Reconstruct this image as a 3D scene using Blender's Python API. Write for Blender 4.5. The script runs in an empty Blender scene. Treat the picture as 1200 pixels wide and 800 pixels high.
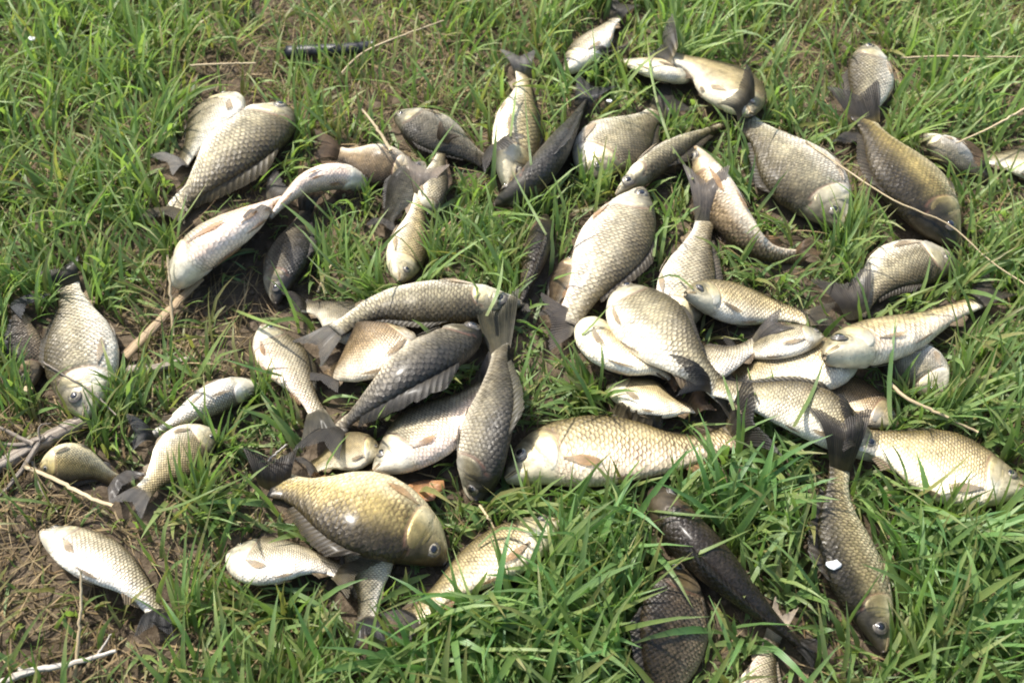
import bpy, math, random
import numpy as np
from mathutils import Vector

SC = bpy.context.scene
COL = SC.collection
rng = np.random.default_rng(11)
random.seed(11)

# ------------------------------------------------------------------ camera
PITCH = math.radians(54.0)
HFOV = math.radians(48.0)
DIST = 1.01
CAM = np.array([0.0, -DIST * math.cos(PITCH), DIST * math.sin(PITCH)])
FW = np.array([0.0, math.cos(PITCH), -math.sin(PITCH)])
UPV = np.array([0.0, math.sin(PITCH), math.cos(PITCH)])
RT = np.array([1.0, 0.0, 0.0])
FPX = 600.0 / math.tan(HFOV / 2)
cam_data = bpy.data.cameras.new('camera')
cam = bpy.data.objects.new('camera', cam_data)
COL.objects.link(cam)
cam.location = CAM
cam.rotation_euler = (math.pi / 2 - PITCH, 0, 0)
cam_data.sensor_width = 36
cam_data.lens = 18.0 / math.tan(HFOV / 2)
cam_data.clip_start = 0.02
cam_data.clip_end = 200
cam_data.dof.use_dof = True
cam_data.dof.focus_distance = 0.93
cam_data.dof.aperture_fstop = 9.0
SC.camera = cam
SC.render.resolution_x, SC.render.resolution_y = 1024, 682

# ------------------------------------------------------------------ light
SUN_EL = math.radians(54)
SUN_AZ = math.radians(-46)          # measured from +Y (away from the camera) towards +X
sd = Vector((math.sin(SUN_AZ) * math.cos(SUN_EL), math.cos(SUN_AZ) * math.cos(SUN_EL), math.sin(SUN_EL)))
sun_data = bpy.data.lights.new('sun', 'SUN')
sun_data.energy = 4.2
sun_data.angle = math.radians(1.5)
sun_data.color = (1.0, 0.955, 0.88)
sun = bpy.data.objects.new('sun', sun_data)
COL.objects.link(sun)
sun.rotation_euler = (-sd).to_track_quat('-Z', 'Y').to_euler()
sun.location = sd * 5
world = bpy.data.worlds.new('World')
SC.world = world
world.use_nodes = True
wn = world.node_tree.nodes
wl = world.node_tree.links
sky = wn.new('ShaderNodeTexSky')
sky.sky_type = 'NISHITA'
sky.sun_disc = False
sky.sun_elevation = SUN_EL
sky.sun_rotation = SUN_AZ
sky.dust_density = 2.5
bg = wn['Background']
bg.inputs['Strength'].default_value = 0.15
wl.new(sky.outputs[0], bg.inputs['Color'])
SC.view_settings.view_transform = 'Standard'
SC.view_settings.look = 'None'
SC.view_settings.exposure = 0.86
SC.view_settings.gamma = 1.0
SC.cycles.filter_width = 1.9
SC.cycles.max_bounces = 6
SC.cycles.transparent_max_bounces = 8


# ------------------------------------------------------------------ projection helpers
def ray_to(x, y, z):
    """pixel(s) of the 1200x800 photograph -> world point(s) on the level plane(s) z"""
    x = np.asarray(x, float); y = np.asarray(y, float); z = np.asarray(z, float)
    d = FW[None, :] + ((x - 600) / FPX)[..., None].reshape(-1, 1) * RT - ((y - 400) / FPX)[..., None].reshape(-1, 1) * UPV
    k = (z.reshape(-1) - CAM[2]) / d[:, 2]
    return CAM + d * k[:, None]


def to_px(p):
    v = p - CAM
    dz = v @ FW
    return np.stack([600 + FPX * (v @ RT) / dz, 400 - FPX * (v @ UPV) / dz], -1), dz


def ground_z(x, y):
    z = 0.006 * np.sin(3.1 * x + 1.3) * np.sin(2.7 * y + 0.4) + 0.003 * np.sin(11 * x + 2 * y) + 0.002 * np.sin(17 * y - 9 * x + 1)
    return z


# ------------------------------------------------------------------ mesh + tag helpers
def make_mesh(name, verts, quads=None, extra=None, smooth=True, mat=None, cols=None, uv=None, fl=None):
    """verts Nx3, quads Mx4 numpy, extra list of index tuples"""
    me = bpy.data.meshes.new(name)
    verts = np.asarray(verts, np.float32)
    me.vertices.add(len(verts))
    me.vertices.foreach_set('co', verts.ravel())
    quads = np.zeros((0, 4), np.int32) if quads is None else np.asarray(quads, np.int32)
    extra = extra or []
    idx = quads.ravel()
    tot = np.full(len(quads), 4, np.int32)
    if extra:
        idx = np.concatenate([idx, np.array([i for f in extra for i in f], np.int32)])
        tot = np.concatenate([tot, np.array([len(f) for f in extra], np.int32)])
    start = np.concatenate([[0], np.cumsum(tot)[:-1]]).astype(np.int32)
    me.loops.add(len(idx)); me.loops.foreach_set('vertex_index', idx.astype(np.int32))
    me.polygons.add(len(tot)); me.polygons.foreach_set('loop_start', start)
    try:
        me.polygons.foreach_set('loop_total', tot)
    except Exception:
        pass
    me.update(calc_edges=True)
    me.polygons.foreach_set('use_smooth', np.full(len(tot), smooth, bool))
    if cols is not None:
        a = me.attributes.new('skin', 'FLOAT_COLOR', 'POINT')
        c = np.ones((len(verts), 4), np.float32); c[:, :cols.shape[1]] = cols
        a.data.foreach_set('color', c.ravel())
    if uv is not None:
        a = me.attributes.new('suv', 'FLOAT_VECTOR', 'POINT')
        u = np.zeros((len(verts), 3), np.float32); u[:, :uv.shape[1]] = uv
        a.data.foreach_set('vector', u.ravel())
    if fl is not None:
        a = me.attributes.new('scl', 'FLOAT', 'POINT')
        a.data.foreach_set('value', np.asarray(fl, np.float32))
    if mat:
        me.materials.append(mat)
    me.validate()
    return me


def link(name, me, parent=None):
    o = bpy.data.objects.new(name, me)
    COL.objects.link(o)
    if parent is not None:
        o.parent = parent
        o.matrix_parent_inverse.identity()
    return o


def tag(o, label=None, cat=None, group=None, kind=None):
    if label: o['label'] = label
    if cat: o['category'] = cat
    if group: o['group'] = group
    if kind: o['kind'] = kind
    return o


def grid_quads(n, m, wrap=False):
    i = np.arange(n - 1)[:, None]
    j = np.arange(m if wrap else m - 1)[None, :]
    j2 = (j + 1) % m
    return np.stack([i * m + j, i * m + j2, (i + 1) * m + j2, (i + 1) * m + j], -1).reshape(-1, 4)


# ------------------------------------------------------------------ materials
def new_mat(name):
    m = bpy.data.materials.new(name)
    m.use_nodes = True
    nt = m.node_tree
    for n in list(nt.nodes):
        nt.nodes.remove(n)
    return m, nt


class NT:
    def __init__(s, nt): s.t = nt
    def n(s, typ, **kw):
        nd = s.t.nodes.new(typ)
        for k, v in kw.items():
            setattr(nd, k, v)
        return nd
    def l(s, a, b): s.t.links.new(a, b)
    def put(s, sock, v):
        if isinstance(v, (int, float)): sock.default_value = v
        elif isinstance(v, (tuple, list)): sock.default_value = v
        else: s.l(v, sock)
    def m(s, op, a, b=None, c=None, clamp=False):
        nd = s.n('ShaderNodeMath', operation=op); nd.use_clamp = clamp
        s.put(nd.inputs[0], a)
        if b is not None: s.put(nd.inputs[1], b)
        if c is not None: s.put(nd.inputs[2], c)
        return nd.outputs[0]
    def rng(s, v, a, b, c=0.0, d=1.0, smooth=True):
        nd = s.n('ShaderNodeMapRange'); nd.interpolation_type = 'SMOOTHSTEP' if smooth else 'LINEAR'
        s.put(nd.inputs[0], v)
        for i, q in enumerate((a, b, c, d)): nd.inputs[i + 1].default_value = q
        return nd.outputs[0]
    def mix(s, f, a, b, mode='MIX'):
        nd = s.n('ShaderNodeMix', data_type='RGBA', blend_type=mode)
        s.put(nd.inputs[0], f)
        s.put(nd.inputs[6], a if not isinstance(a, tuple) else (*a, 1)[:4])
        s.put(nd.inputs[7], b if not isinstance(b, tuple) else (*b, 1)[:4])
        return nd.outputs[2]
    def attr(s, name):
        return s.n('ShaderNodeAttribute', attribute_name=name)
    def noise(s, vec, scale, detail=3, rough=0.55, dim='3D'):
        nd = s.n('ShaderNodeTexNoise')
        if vec is not None: s.l(vec, nd.inputs['Vector'])
        nd.inputs['Scale'].default_value = scale
        nd.inputs['Detail'].default_value = detail
        nd.inputs['Roughness'].default_value = rough
        return nd.outputs['Fac']


def fish_skin():
    m, nt = new_mat('fish_skin'); N = NT(nt)
    out = N.n('ShaderNodeOutputMaterial'); b = N.n('ShaderNodeBsdfPrincipled')
    N.l(b.outputs[0], out.inputs[0])
    col = N.attr('skin').outputs['Color']
    scl = N.attr('scl').outputs['Fac']
    sep = N.n('ShaderNodeSeparateXYZ'); N.l(N.attr('suv').outputs['Vector'], sep.inputs[0])
    tc = N.n('ShaderNodeTexCoord').outputs['Object']
    wob = N.noise(tc, 260, 2)
    X = N.m('ADD', sep.outputs[0], N.m('MULTIPLY', N.m('SUBTRACT', wob, 0.5), 0.6))
    Y = N.m('ADD', sep.outputs[1], N.m('MULTIPLY', N.m('SUBTRACT', N.noise(tc, 233, 2), 0.5), 0.55))
    R = 0.72
    k0 = N.m('FLOOR', N.m('MULTIPLY', X, 2.0))
    def dist(k):
        xk = N.m('MULTIPLY', k, 0.5)
        off = N.m('MULTIPLY', N.m('FLOORED_MODULO', k, 2.0), 0.5)
        yy = N.m('SUBTRACT', Y, off)
        fy = N.m('SUBTRACT', yy, N.m('ROUND', yy))
        fx = N.m('SUBTRACT', X, xk)
        d = N.m('SQRT', N.m('ADD', N.m('MULTIPLY', fx, fx), N.m('MULTIPLY', fy, fy)))
        idv = N.m('ADD', N.m('MULTIPLY', k, 12.9), N.m('MULTIPLY', N.m('ROUND', yy), 78.2))
        return d, idv
    dB, iB = dist(k0)
    dA, iA = dist(N.m('SUBTRACT', k0, 1.0))
    inA = N.m('LESS_THAN', dA, R)
    e = N.m('ADD', N.m('MULTIPLY', inA, dA), N.m('MULTIPLY', N.m('SUBTRACT', 1.0, inA), dB))
    e = N.m('DIVIDE', e, R)
    idm = N.m('ADD', N.m('MULTIPLY', inA, iA), N.m('MULTIPLY', N.m('SUBTRACT', 1.0, inA), iB))
    rnd = N.m('FRACT', N.m('MULTIPLY', N.m('SINE', idm), 437.5))
    # dark pigment crescent just behind the covering scale
    gap = N.m('SUBTRACT', dA, R)
    dark = N.m('MULTIPLY', N.m('SUBTRACT', 1.0, inA), N.rng(gap, 0.0, 0.42, 1.0, 0.0))
    rim = N.rng(e, 0.84, 1.0, 0.0, 0.7)
    pig = N.m('MAXIMUM', dark, rim)
    pig = N.m('MULTIPLY', N.m('MULTIPLY', pig, scl), N.rng(N.noise(tc, 30, 3), 0.32, 0.6, 0.5, 1.0))
    base = N.mix(N.m('MULTIPLY', pig, 0.88), col, N.mix(1.0, col, (0.17, 0.125, 0.075), 'MULTIPLY'))
    glint = N.m('MULTIPLY', N.m('SUBTRACT', 1.0, pig), N.m('MULTIPLY', scl, 1.0))
    base = N.mix(N.m('MULTIPLY', glint, N.m('MULTIPLY', rnd, 0.5)), base, N.mix(1.0, base, (1.6, 1.5, 1.3), 'MULTIPLY'))
    blot = N.rng(N.noise(tc, 75, 4, 0.65), 0.35, 0.7, 0.72, 1.12)
    base = N.mix(1.0, base, N.n('ShaderNodeCombineColor').outputs[0], 'MULTIPLY') if False else base
    cc = N.n('ShaderNodeCombineColor')
    for i in range(3): N.l(blot, cc.inputs[i])
    base = N.mix(1.0, base, cc.outputs[0], 'MULTIPLY')
    # specks of mud
    sp = N.m('MAXIMUM', N.rng(N.noise(tc, 420, 2), 0.69, 0.75, 0.0, 0.8), N.m('MULTIPLY', N.rng(N.noise(tc, 55, 6, 0.75), 0.60, 0.70, 0.0, 0.75), N.rng(N.noise(tc, 300, 3), 0.42, 0.58)))
    base = N.mix(sp, base, (0.05, 0.035, 0.02))
    N.l(base, b.inputs['Base Color'])
    N.put(b.inputs['Metallic'], N.m('MAXIMUM', N.m('MULTIPLY', scl, 0.12), sep.outputs[2]))
    N.put(b.inputs['Roughness'], N.rng(N.noise(tc, 160, 3), 0.3, 0.7, 0.40, 0.66))
    N.put(b.inputs['Coat Weight'], N.rng(N.noise(tc, 38, 3), 0.45, 0.65, 0.0, 0.25))
    b.inputs['Coat Roughness'].default_value = 0.22
    h = N.m('MULTIPLY', N.m('MULTIPLY', e, e), scl)
    h = N.m('ADD', h, N.m('MULTIPLY', N.noise(tc, 500, 3), 0.28))
    h = N.m('ADD', h, N.m('MULTIPLY', N.noise(tc, 60, 3), 0.9))
    bp = N.n('ShaderNodeBump'); bp.inputs['Strength'].default_value = 0.9; bp.inputs['Distance'].default_value = 0.0012
    N.l(h, bp.inputs['Height']); N.l(bp.outputs[0], b.inputs['Normal'])
    return m


def fin_mat():
    m, nt = new_mat('fin_membrane'); N = NT(nt)
    out = N.n('ShaderNodeOutputMaterial'); b = N.n('ShaderNodeBsdfPrincipled')
    col = N.attr('skin').outputs['Color']
    sep = N.n('ShaderNodeSeparateXYZ'); N.l(N.attr('suv').outputs['Vector'], sep.inputs[0])
    tc = N.n('ShaderNodeTexCoord').outputs['Object']
    ray = N.m('ABSOLUTE', N.m('SINE', N.m('ADD', N.m('MULTIPLY', sep.outputs[0], 3.14159), N.m('MULTIPLY', N.noise(tc, 120, 2), 0.9))))
    c2 = N.mix(N.rng(ray, 0.1, 0.9, 0.0, 0.75), col, N.mix(1.0, col, (0.42, 0.4, 0.38), 'MULTIPLY'))
    c2 = N.mix(N.rng(N.noise(tc, 140, 3), 0.4, 0.65, 0.0, 0.5), c2, N.mix(1.0, c2, (1.7, 1.6, 1.4), 'MULTIPLY'))
    N.l(c2, b.inputs['Base Color'])
    b.inputs['Roughness'].default_value = 0.5
    b.inputs['Specular IOR Level'].default_value = 0.35
    b.inputs['Coat Weight'].default_value = 0.06
    b.inputs['Coat Roughness'].default_value = 0.2
    bp = N.n('ShaderNodeBump'); bp.inputs['Strength'].default_value = 0.7; bp.inputs['Distance'].default_value = 0.0006
    N.l(ray, bp.inputs['Height']); N.l(bp.outputs[0], b.inputs['Normal'])
    tr = N.n('ShaderNodeBsdfTranslucent'); N.l(c2, tr.inputs[0])
    mx = N.n('ShaderNodeMixShader'); mx.inputs[0].default_value = 0.3
    N.l(b.outputs[0], mx.inputs[1]); N.l(tr.outputs[0], mx.inputs[2])
    tp = N.n('ShaderNodeBsdfTransparent')
    mx2 = N.n('ShaderNodeMixShader')
    N.put(mx2.inputs[0], N.m('MULTIPLY', N.rng(sep.outputs[1], 0.35, 1.0, 0.0, 0.45), N.rng(ray, 0.2, 0.8, 1.0, 0.3)))
    N.l(mx.outputs[0], mx2.inputs[1]); N.l(tp.outputs[0], mx2.inputs[2])
    N.l(mx2.outputs[0], out.inputs[0])
    return m


def blade_mat(name, trans=0.42, rough=0.38, spec=0.5):
    m, nt = new_mat(name); N = NT(nt)
    out = N.n('ShaderNodeOutputMaterial'); b = N.n('ShaderNodeBsdfPrincipled')
    col = N.attr('skin').outputs['Color']
    tc = N.n('ShaderNodeTexCoord').outputs['Object']
    sep = N.n('ShaderNodeSeparateXYZ'); N.l(N.attr('suv').outputs['Vector'], sep.inputs[0])
    vein = N.m('ABSOLUTE', N.m('SINE', N.m('MULTIPLY', sep.outputs[0], 12.0)))
    c2 = N.mix(N.rng(vein, 0.0, 0.6, 0.28, 0.0), col, N.mix(1.0, col, (0.6, 0.62, 0.5), 'MULTIPLY'))
    c2 = N.mix(N.rng(N.noise(tc, 90, 3), 0.35, 0.7, 0.0, 0.45), c2, N.mix(1.0, c2, (1.35, 1.2, 0.9), 'MULTIPLY'))
    N.l(c2, b.inputs['Base Color'])
    b.inputs['Roughness'].default_value = rough
    b.inputs['Specular IOR Level'].default_value = spec
    bp = N.n('ShaderNodeBump'); bp.inputs['Strength'].default_value = 0.4; bp.inputs['Distance'].default_value = 0.0003
    N.l(vein, bp.inputs['Height']); N.l(bp.outputs[0], b.inputs['Normal'])
    tr = N.n('ShaderNodeBsdfTranslucent'); N.l(N.mix(1.0, c2, (1.1, 1.25, 0.6), 'MULTIPLY'), tr.inputs[0])
    mx = N.n('ShaderNodeMixShader'); mx.inputs[0].default_value = trans
    N.l(b.outputs[0], mx.inputs[1]); N.l(tr.outputs[0], mx.inputs[2])
    N.l(mx.outputs[0], out.inputs[0])
    return m


def simple_mat(name, c1, c2, scale=60, rough=0.7, bump=0.5, dist=0.001, stretch=None, coat=0.0, spec=0.5):
    m, nt = new_mat(name); N = NT(nt)
    out = N.n('ShaderNodeOutputMaterial'); b = N.n('ShaderNodeBsdfPrincipled')
    N.l(b.outputs[0], out.inputs[0])
    tc = N.n('ShaderNodeTexCoord').outputs['Object']
    vec = tc
    if stretch:
        mp = N.n('ShaderNodeMapping'); mp.inputs['Scale'].default_value = stretch
        mp.inputs['Rotation'].default_value = (0, 0, 0)
        N.l(N.attr('suv').outputs['Vector'], mp.inputs[0]); vec = mp.outputs[0]
    f = N.noise(vec, scale, 5, 0.65)
    N.l(N.mix(N.rng(f, 0.35, 0.66), c1, c2), b.inputs['Base Color'])
    b.inputs['Roughness'].default_value = rough
    b.inputs['Coat Weight'].default_value = coat
    b.inputs['Specular IOR Level'].default_value = spec
    bp = N.n('ShaderNodeBump'); bp.inputs['Strength'].default_value = bump; bp.inputs['Distance'].default_value = dist
    N.l(f, bp.inputs['Height']); N.l(bp.outputs[0], b.inputs['Normal'])
    return m


def soil_mat():
    m, nt = new_mat('soil'); N = NT(nt)
    out = N.n('ShaderNodeOutputMaterial'); b = N.n('ShaderNodeBsdfPrincipled')
    N.l(b.outputs[0], out.inputs[0])
    tc = N.n('ShaderNodeTexCoord').outputs['Object']
    f1 = N.noise(tc, 14, 5); f2 = N.noise(tc, 110, 5, 0.7)
    c = N.mix(N.rng(f1, 0.35, 0.65), (0.05, 0.036, 0.022), (0.10, 0.076, 0.05))
    c = N.mix(N.rng(f2, 0.45, 0.7), c, (0.15, 0.115, 0.08))
    # far away, where no blades are built, the sheet itself is turf
    ln = N.n('ShaderNodeVectorMath', operation='LENGTH'); N.l(tc, ln.inputs[0])
    c = N.mix(N.rng(ln.outputs['Value'], 1.4, 2.2), c, N.mix(N.rng(N.noise(tc, 40, 4), 0.35, 0.6), (0.03, 0.06, 0.012), (0.09, 0.15, 0.035)))
    N.l(c, b.inputs['Base Color']); b.inputs['Roughness'].default_value = 0.95
    b.inputs['Specular IOR Level'].default_value = 0.2
    bp = N.n('ShaderNodeBump'); bp.inputs['Strength'].default_value = 1.0; bp.inputs['Distance'].default_value = 0.004
    N.l(N.m('ADD', f2, f1), bp.inputs['Height']); N.l(bp.outputs[0], b.inputs['Normal'])
    return m


SKIN = fish_skin()
FIN = fin_mat()
GRASS = blade_mat('grass_blade')
STRAW = blade_mat('dry_grass_blade', trans=0.2, rough=0.6, spec=0.3)
SOIL = soil_mat()
IRIS = simple_mat('eye_iris', (0.36, 0.32, 0.23), (0.12, 0.10, 0.06), 300, 0.2, 0.2, 0.0003, coat=1.0)
IRIS_DARK = simple_mat('eye_iris_dark', (0.16, 0.14, 0.11), (0.06, 0.05, 0.04), 300, 0.2, 0.2, 0.0003, coat=1.0)
EYERIM = simple_mat('eye_rim', (0.10, 0.085, 0.06), (0.04, 0.033, 0.025), 200, 0.35, 0.3, 0.0004, coat=.5)
PUPIL = simple_mat('eye_pupil', (0.006, 0.006, 0.007), (0.01, 0.01, 0.012), 200, 0.12, 0.05, 0.0002, coat=1.0)
WOOD = simple_mat('weathered_wood', (0.34, 0.29, 0.23), (0.10, 0.075, 0.055), 26, 0.8, 1.0, 0.002, stretch=(1.0, 5.0, 5.0))
PALEWOOD = simple_mat('pale_dead_twig', (0.52, 0.48, 0.42), (0.28, 0.24, 0.19), 30, 0.8, 0.8, 0.001, stretch=(1.0, 4.0, 4.0))
STEM = simple_mat('dry_stem', (0.52, 0.42, 0.25), (0.33, 0.24, 0.13), 40, 0.6, 0.6, 0.0006, stretch=(0.6, 6.0, 6.0))
REED = simple_mat('brown_reed', (0.36, 0.26, 0.14), (0.17, 0.11, 0.06), 30, 0.65, 0.8, 0.001, stretch=(0.5, 7.0, 7.0))
BLACKWOOD = simple_mat('dark_wet_wood', (0.035, 0.034, 0.036), (0.014, 0.013, 0.014), 60, 0.45, 0.8, 0.001)
WHITE = simple_mat('white_scrap', (0.8, 0.8, 0.77), (0.66, 0.65, 0.6), 200, 0.5, 0.3, 0.0004)
LEAF = simple_mat('dead_leaf', (0.34, 0.17, 0.06), (0.16, 0.07, 0.03), 80, 0.55, 0.6, 0.001)

# ------------------------------------------------------------------ height field of everything laid down so far
GX0, GY0, GS = -1.0, -0.75, 0.0025
GNX, GNY = 800, 820
gx = GX0 + (np.arange(GNX) + 0.5) * GS
gy = GY0 + (np.arange(GNY) + 0.5) * GS
GROUND = ground_z(gx[None, :], gy[:, None])
CUSH = 0.006
HF = GROUND + CUSH             # what a fish can rest on
TOP = np.full_like(HF, -1.0)   # highest fish surface
BOT = np.full_like(HF, 9.0)    # lowest fish surface


def cell(x, y):
    i = np.clip(((y - GY0) / GS).astype(int), 0, GNY - 1)
    j = np.clip(((x - GX0) / GS).astype(int), 0, GNX - 1)
    return i, j


DEPTH = np.full((200 + 80, 300 + 80), 99.0)   # nearest fish surface per 4-pixel block of the view


# ------------------------------------------------------------------ the fish
A_KEY = np.array([0, .015, .04, .08, .12, .2, .3, .4, .5, .6, .7, .8, .9, 1.0])
HD = np.array([.014, .032, .052, .082, .108, .148, .180, .188, .172, .142, .107, .078, .064, .068])
HV = np.array([.014, .030, .048, .074, .096, .128, .152, .164, .160, .138, .100, .070, .057, .062])
TH = np.array([.012, .028, .042, .058, .069, .082, .090, .090, .082, .068, .051, .036, .023, .012])
DMAX = .355

PAL = {
    'silver': ((.085, .07, .035), (.40, .365, .25), (.84, .81, .71)),
    'pale':   ((.115, .095, .05), (.52, .48, .36), (.86, .83, .76)),
    'gold':   ((.070, .052, .020), (.46, .365, .145), (.78, .70, .46)),
    'palegold': ((.12, .095, .036), (.53, .45, .26), (.86, .81, .66)),
    'grey':   ((.062, .055, .038), (.24, .22, .165), (.62, .59, .50)),
    'slate':  ((.045, .041, .033), (.135, .122, .095), (.40, .37, .30)),
    'dark':   ((.024, .017, .009), (.090, .068, .040), (.30, .24, .16)),
    'olive':  ((.045, .037, .018), (.36, .31, .17), (.74, .69, .50)),
    'brown':  ((.085, .058, .028), (.32, .235, .13), (.78, .70, .56)),
}


def smoothstep(x, a, b):
    t = np.clip((x - a) / (b - a), 0, 1)
    return t * t * (3 - 2 * t)


def vnoise(p, scale, seed=0):
    """cheap smooth 3D noise, -1..1"""
    q = p * scale
    r = np.zeros(q.shape[:-1])
    rs = np.random.default_rng(seed + 5)
    for k in range(5):
        d = rs.normal(size=3); d /= np.linalg.norm(d)
        f = 0.7 + 0.5 * k
        r += np.sin(q @ d * f * 2.2 + rs.uniform(0, 6.3)) / (1 + 0.3 * k)
    return r / 3.2


class Shape:
    wa = 1.0; bu = 1.0; bv = 1.0
    def prof(s, a, K):
        return np.interp(np.clip(a, 0, 1) ** s.wa, A_KEY, K)
    def P(s, a, th, off=0.0):
        """surface point at fraction a of the length and angle th round the section (0 back, 90 upper side, 180 belly)"""
        c = [np.interp(a, s.A, s.C[:, i]) for i in range(3)]
        U = np.stack([np.interp(a, s.A, s.U[:, i]) for i in range(3)], -1)
        S = np.stack([np.interp(a, s.A, s.S[:, i]) for i in range(3)], -1)
        hd = s.prof(a, HD) * s.L * s.kd * (1 + (s.bu - 1) * np.sin(np.clip(a, 0, 1) * math.pi))
        hv = s.prof(a, HV) * s.L * s.kd * (1 + (s.bv - 1) * np.sin(np.clip(a, 0, 1) * math.pi))
        t = s.prof(a, TH) * s.L * s.kt
        ct, st = np.cos(th), np.sin(th)
        h = np.where(ct > 0, hd, hv)
        u = h * ct
        w = t * np.sign(st) * np.abs(st) ** 0.86
        nu = ct / np.maximum(h, 1e-4); nw = st / np.maximum(t, 1e-4)
        nl = np.sqrt(nu ** 2 + nw ** 2) + 1e-9
        off = np.asarray(off)
        u = u + off * nu / nl; w = w + off * nw / nl
        return np.stack(c, -1) + U * u[..., None] + S * w[..., None]


def polycurve(pts, n):
    """Catmull-Rom through the pixel points, resampled evenly"""
    p = np.array(pts, float)
    q = np.vstack([2 * p[0] - p[1], p, 2 * p[-1] - p[-2]])
    o = []
    for i in range(len(p) - 1):
        t = np.linspace(0, 1, 24, endpoint=False)[:, None]
        a, b, c, d = q[i], q[i + 1], q[i + 2], q[i + 3]
        o.append(0.5 * ((2 * b) + (c - a) * t + (2 * a - 5 * b + 4 * c - d) * t ** 2 + (3 * b - a - 3 * c + d) * t ** 3))
    o = np.vstack(o + [p[-1:]])
    s = np.concatenate([[0], np.cumsum(np.linalg.norm(np.diff(o, axis=0), axis=1))])
    ss = np.linspace(0, s[-1], n)
    return np.stack([np.interp(ss, s, o[:, 0]), np.interp(ss, s, o[:, 1])], -1)


def resample_world(C):
    s = np.concatenate([[0], np.cumsum(np.linalg.norm(np.diff(C, axis=0), axis=1))])
    return s


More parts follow.
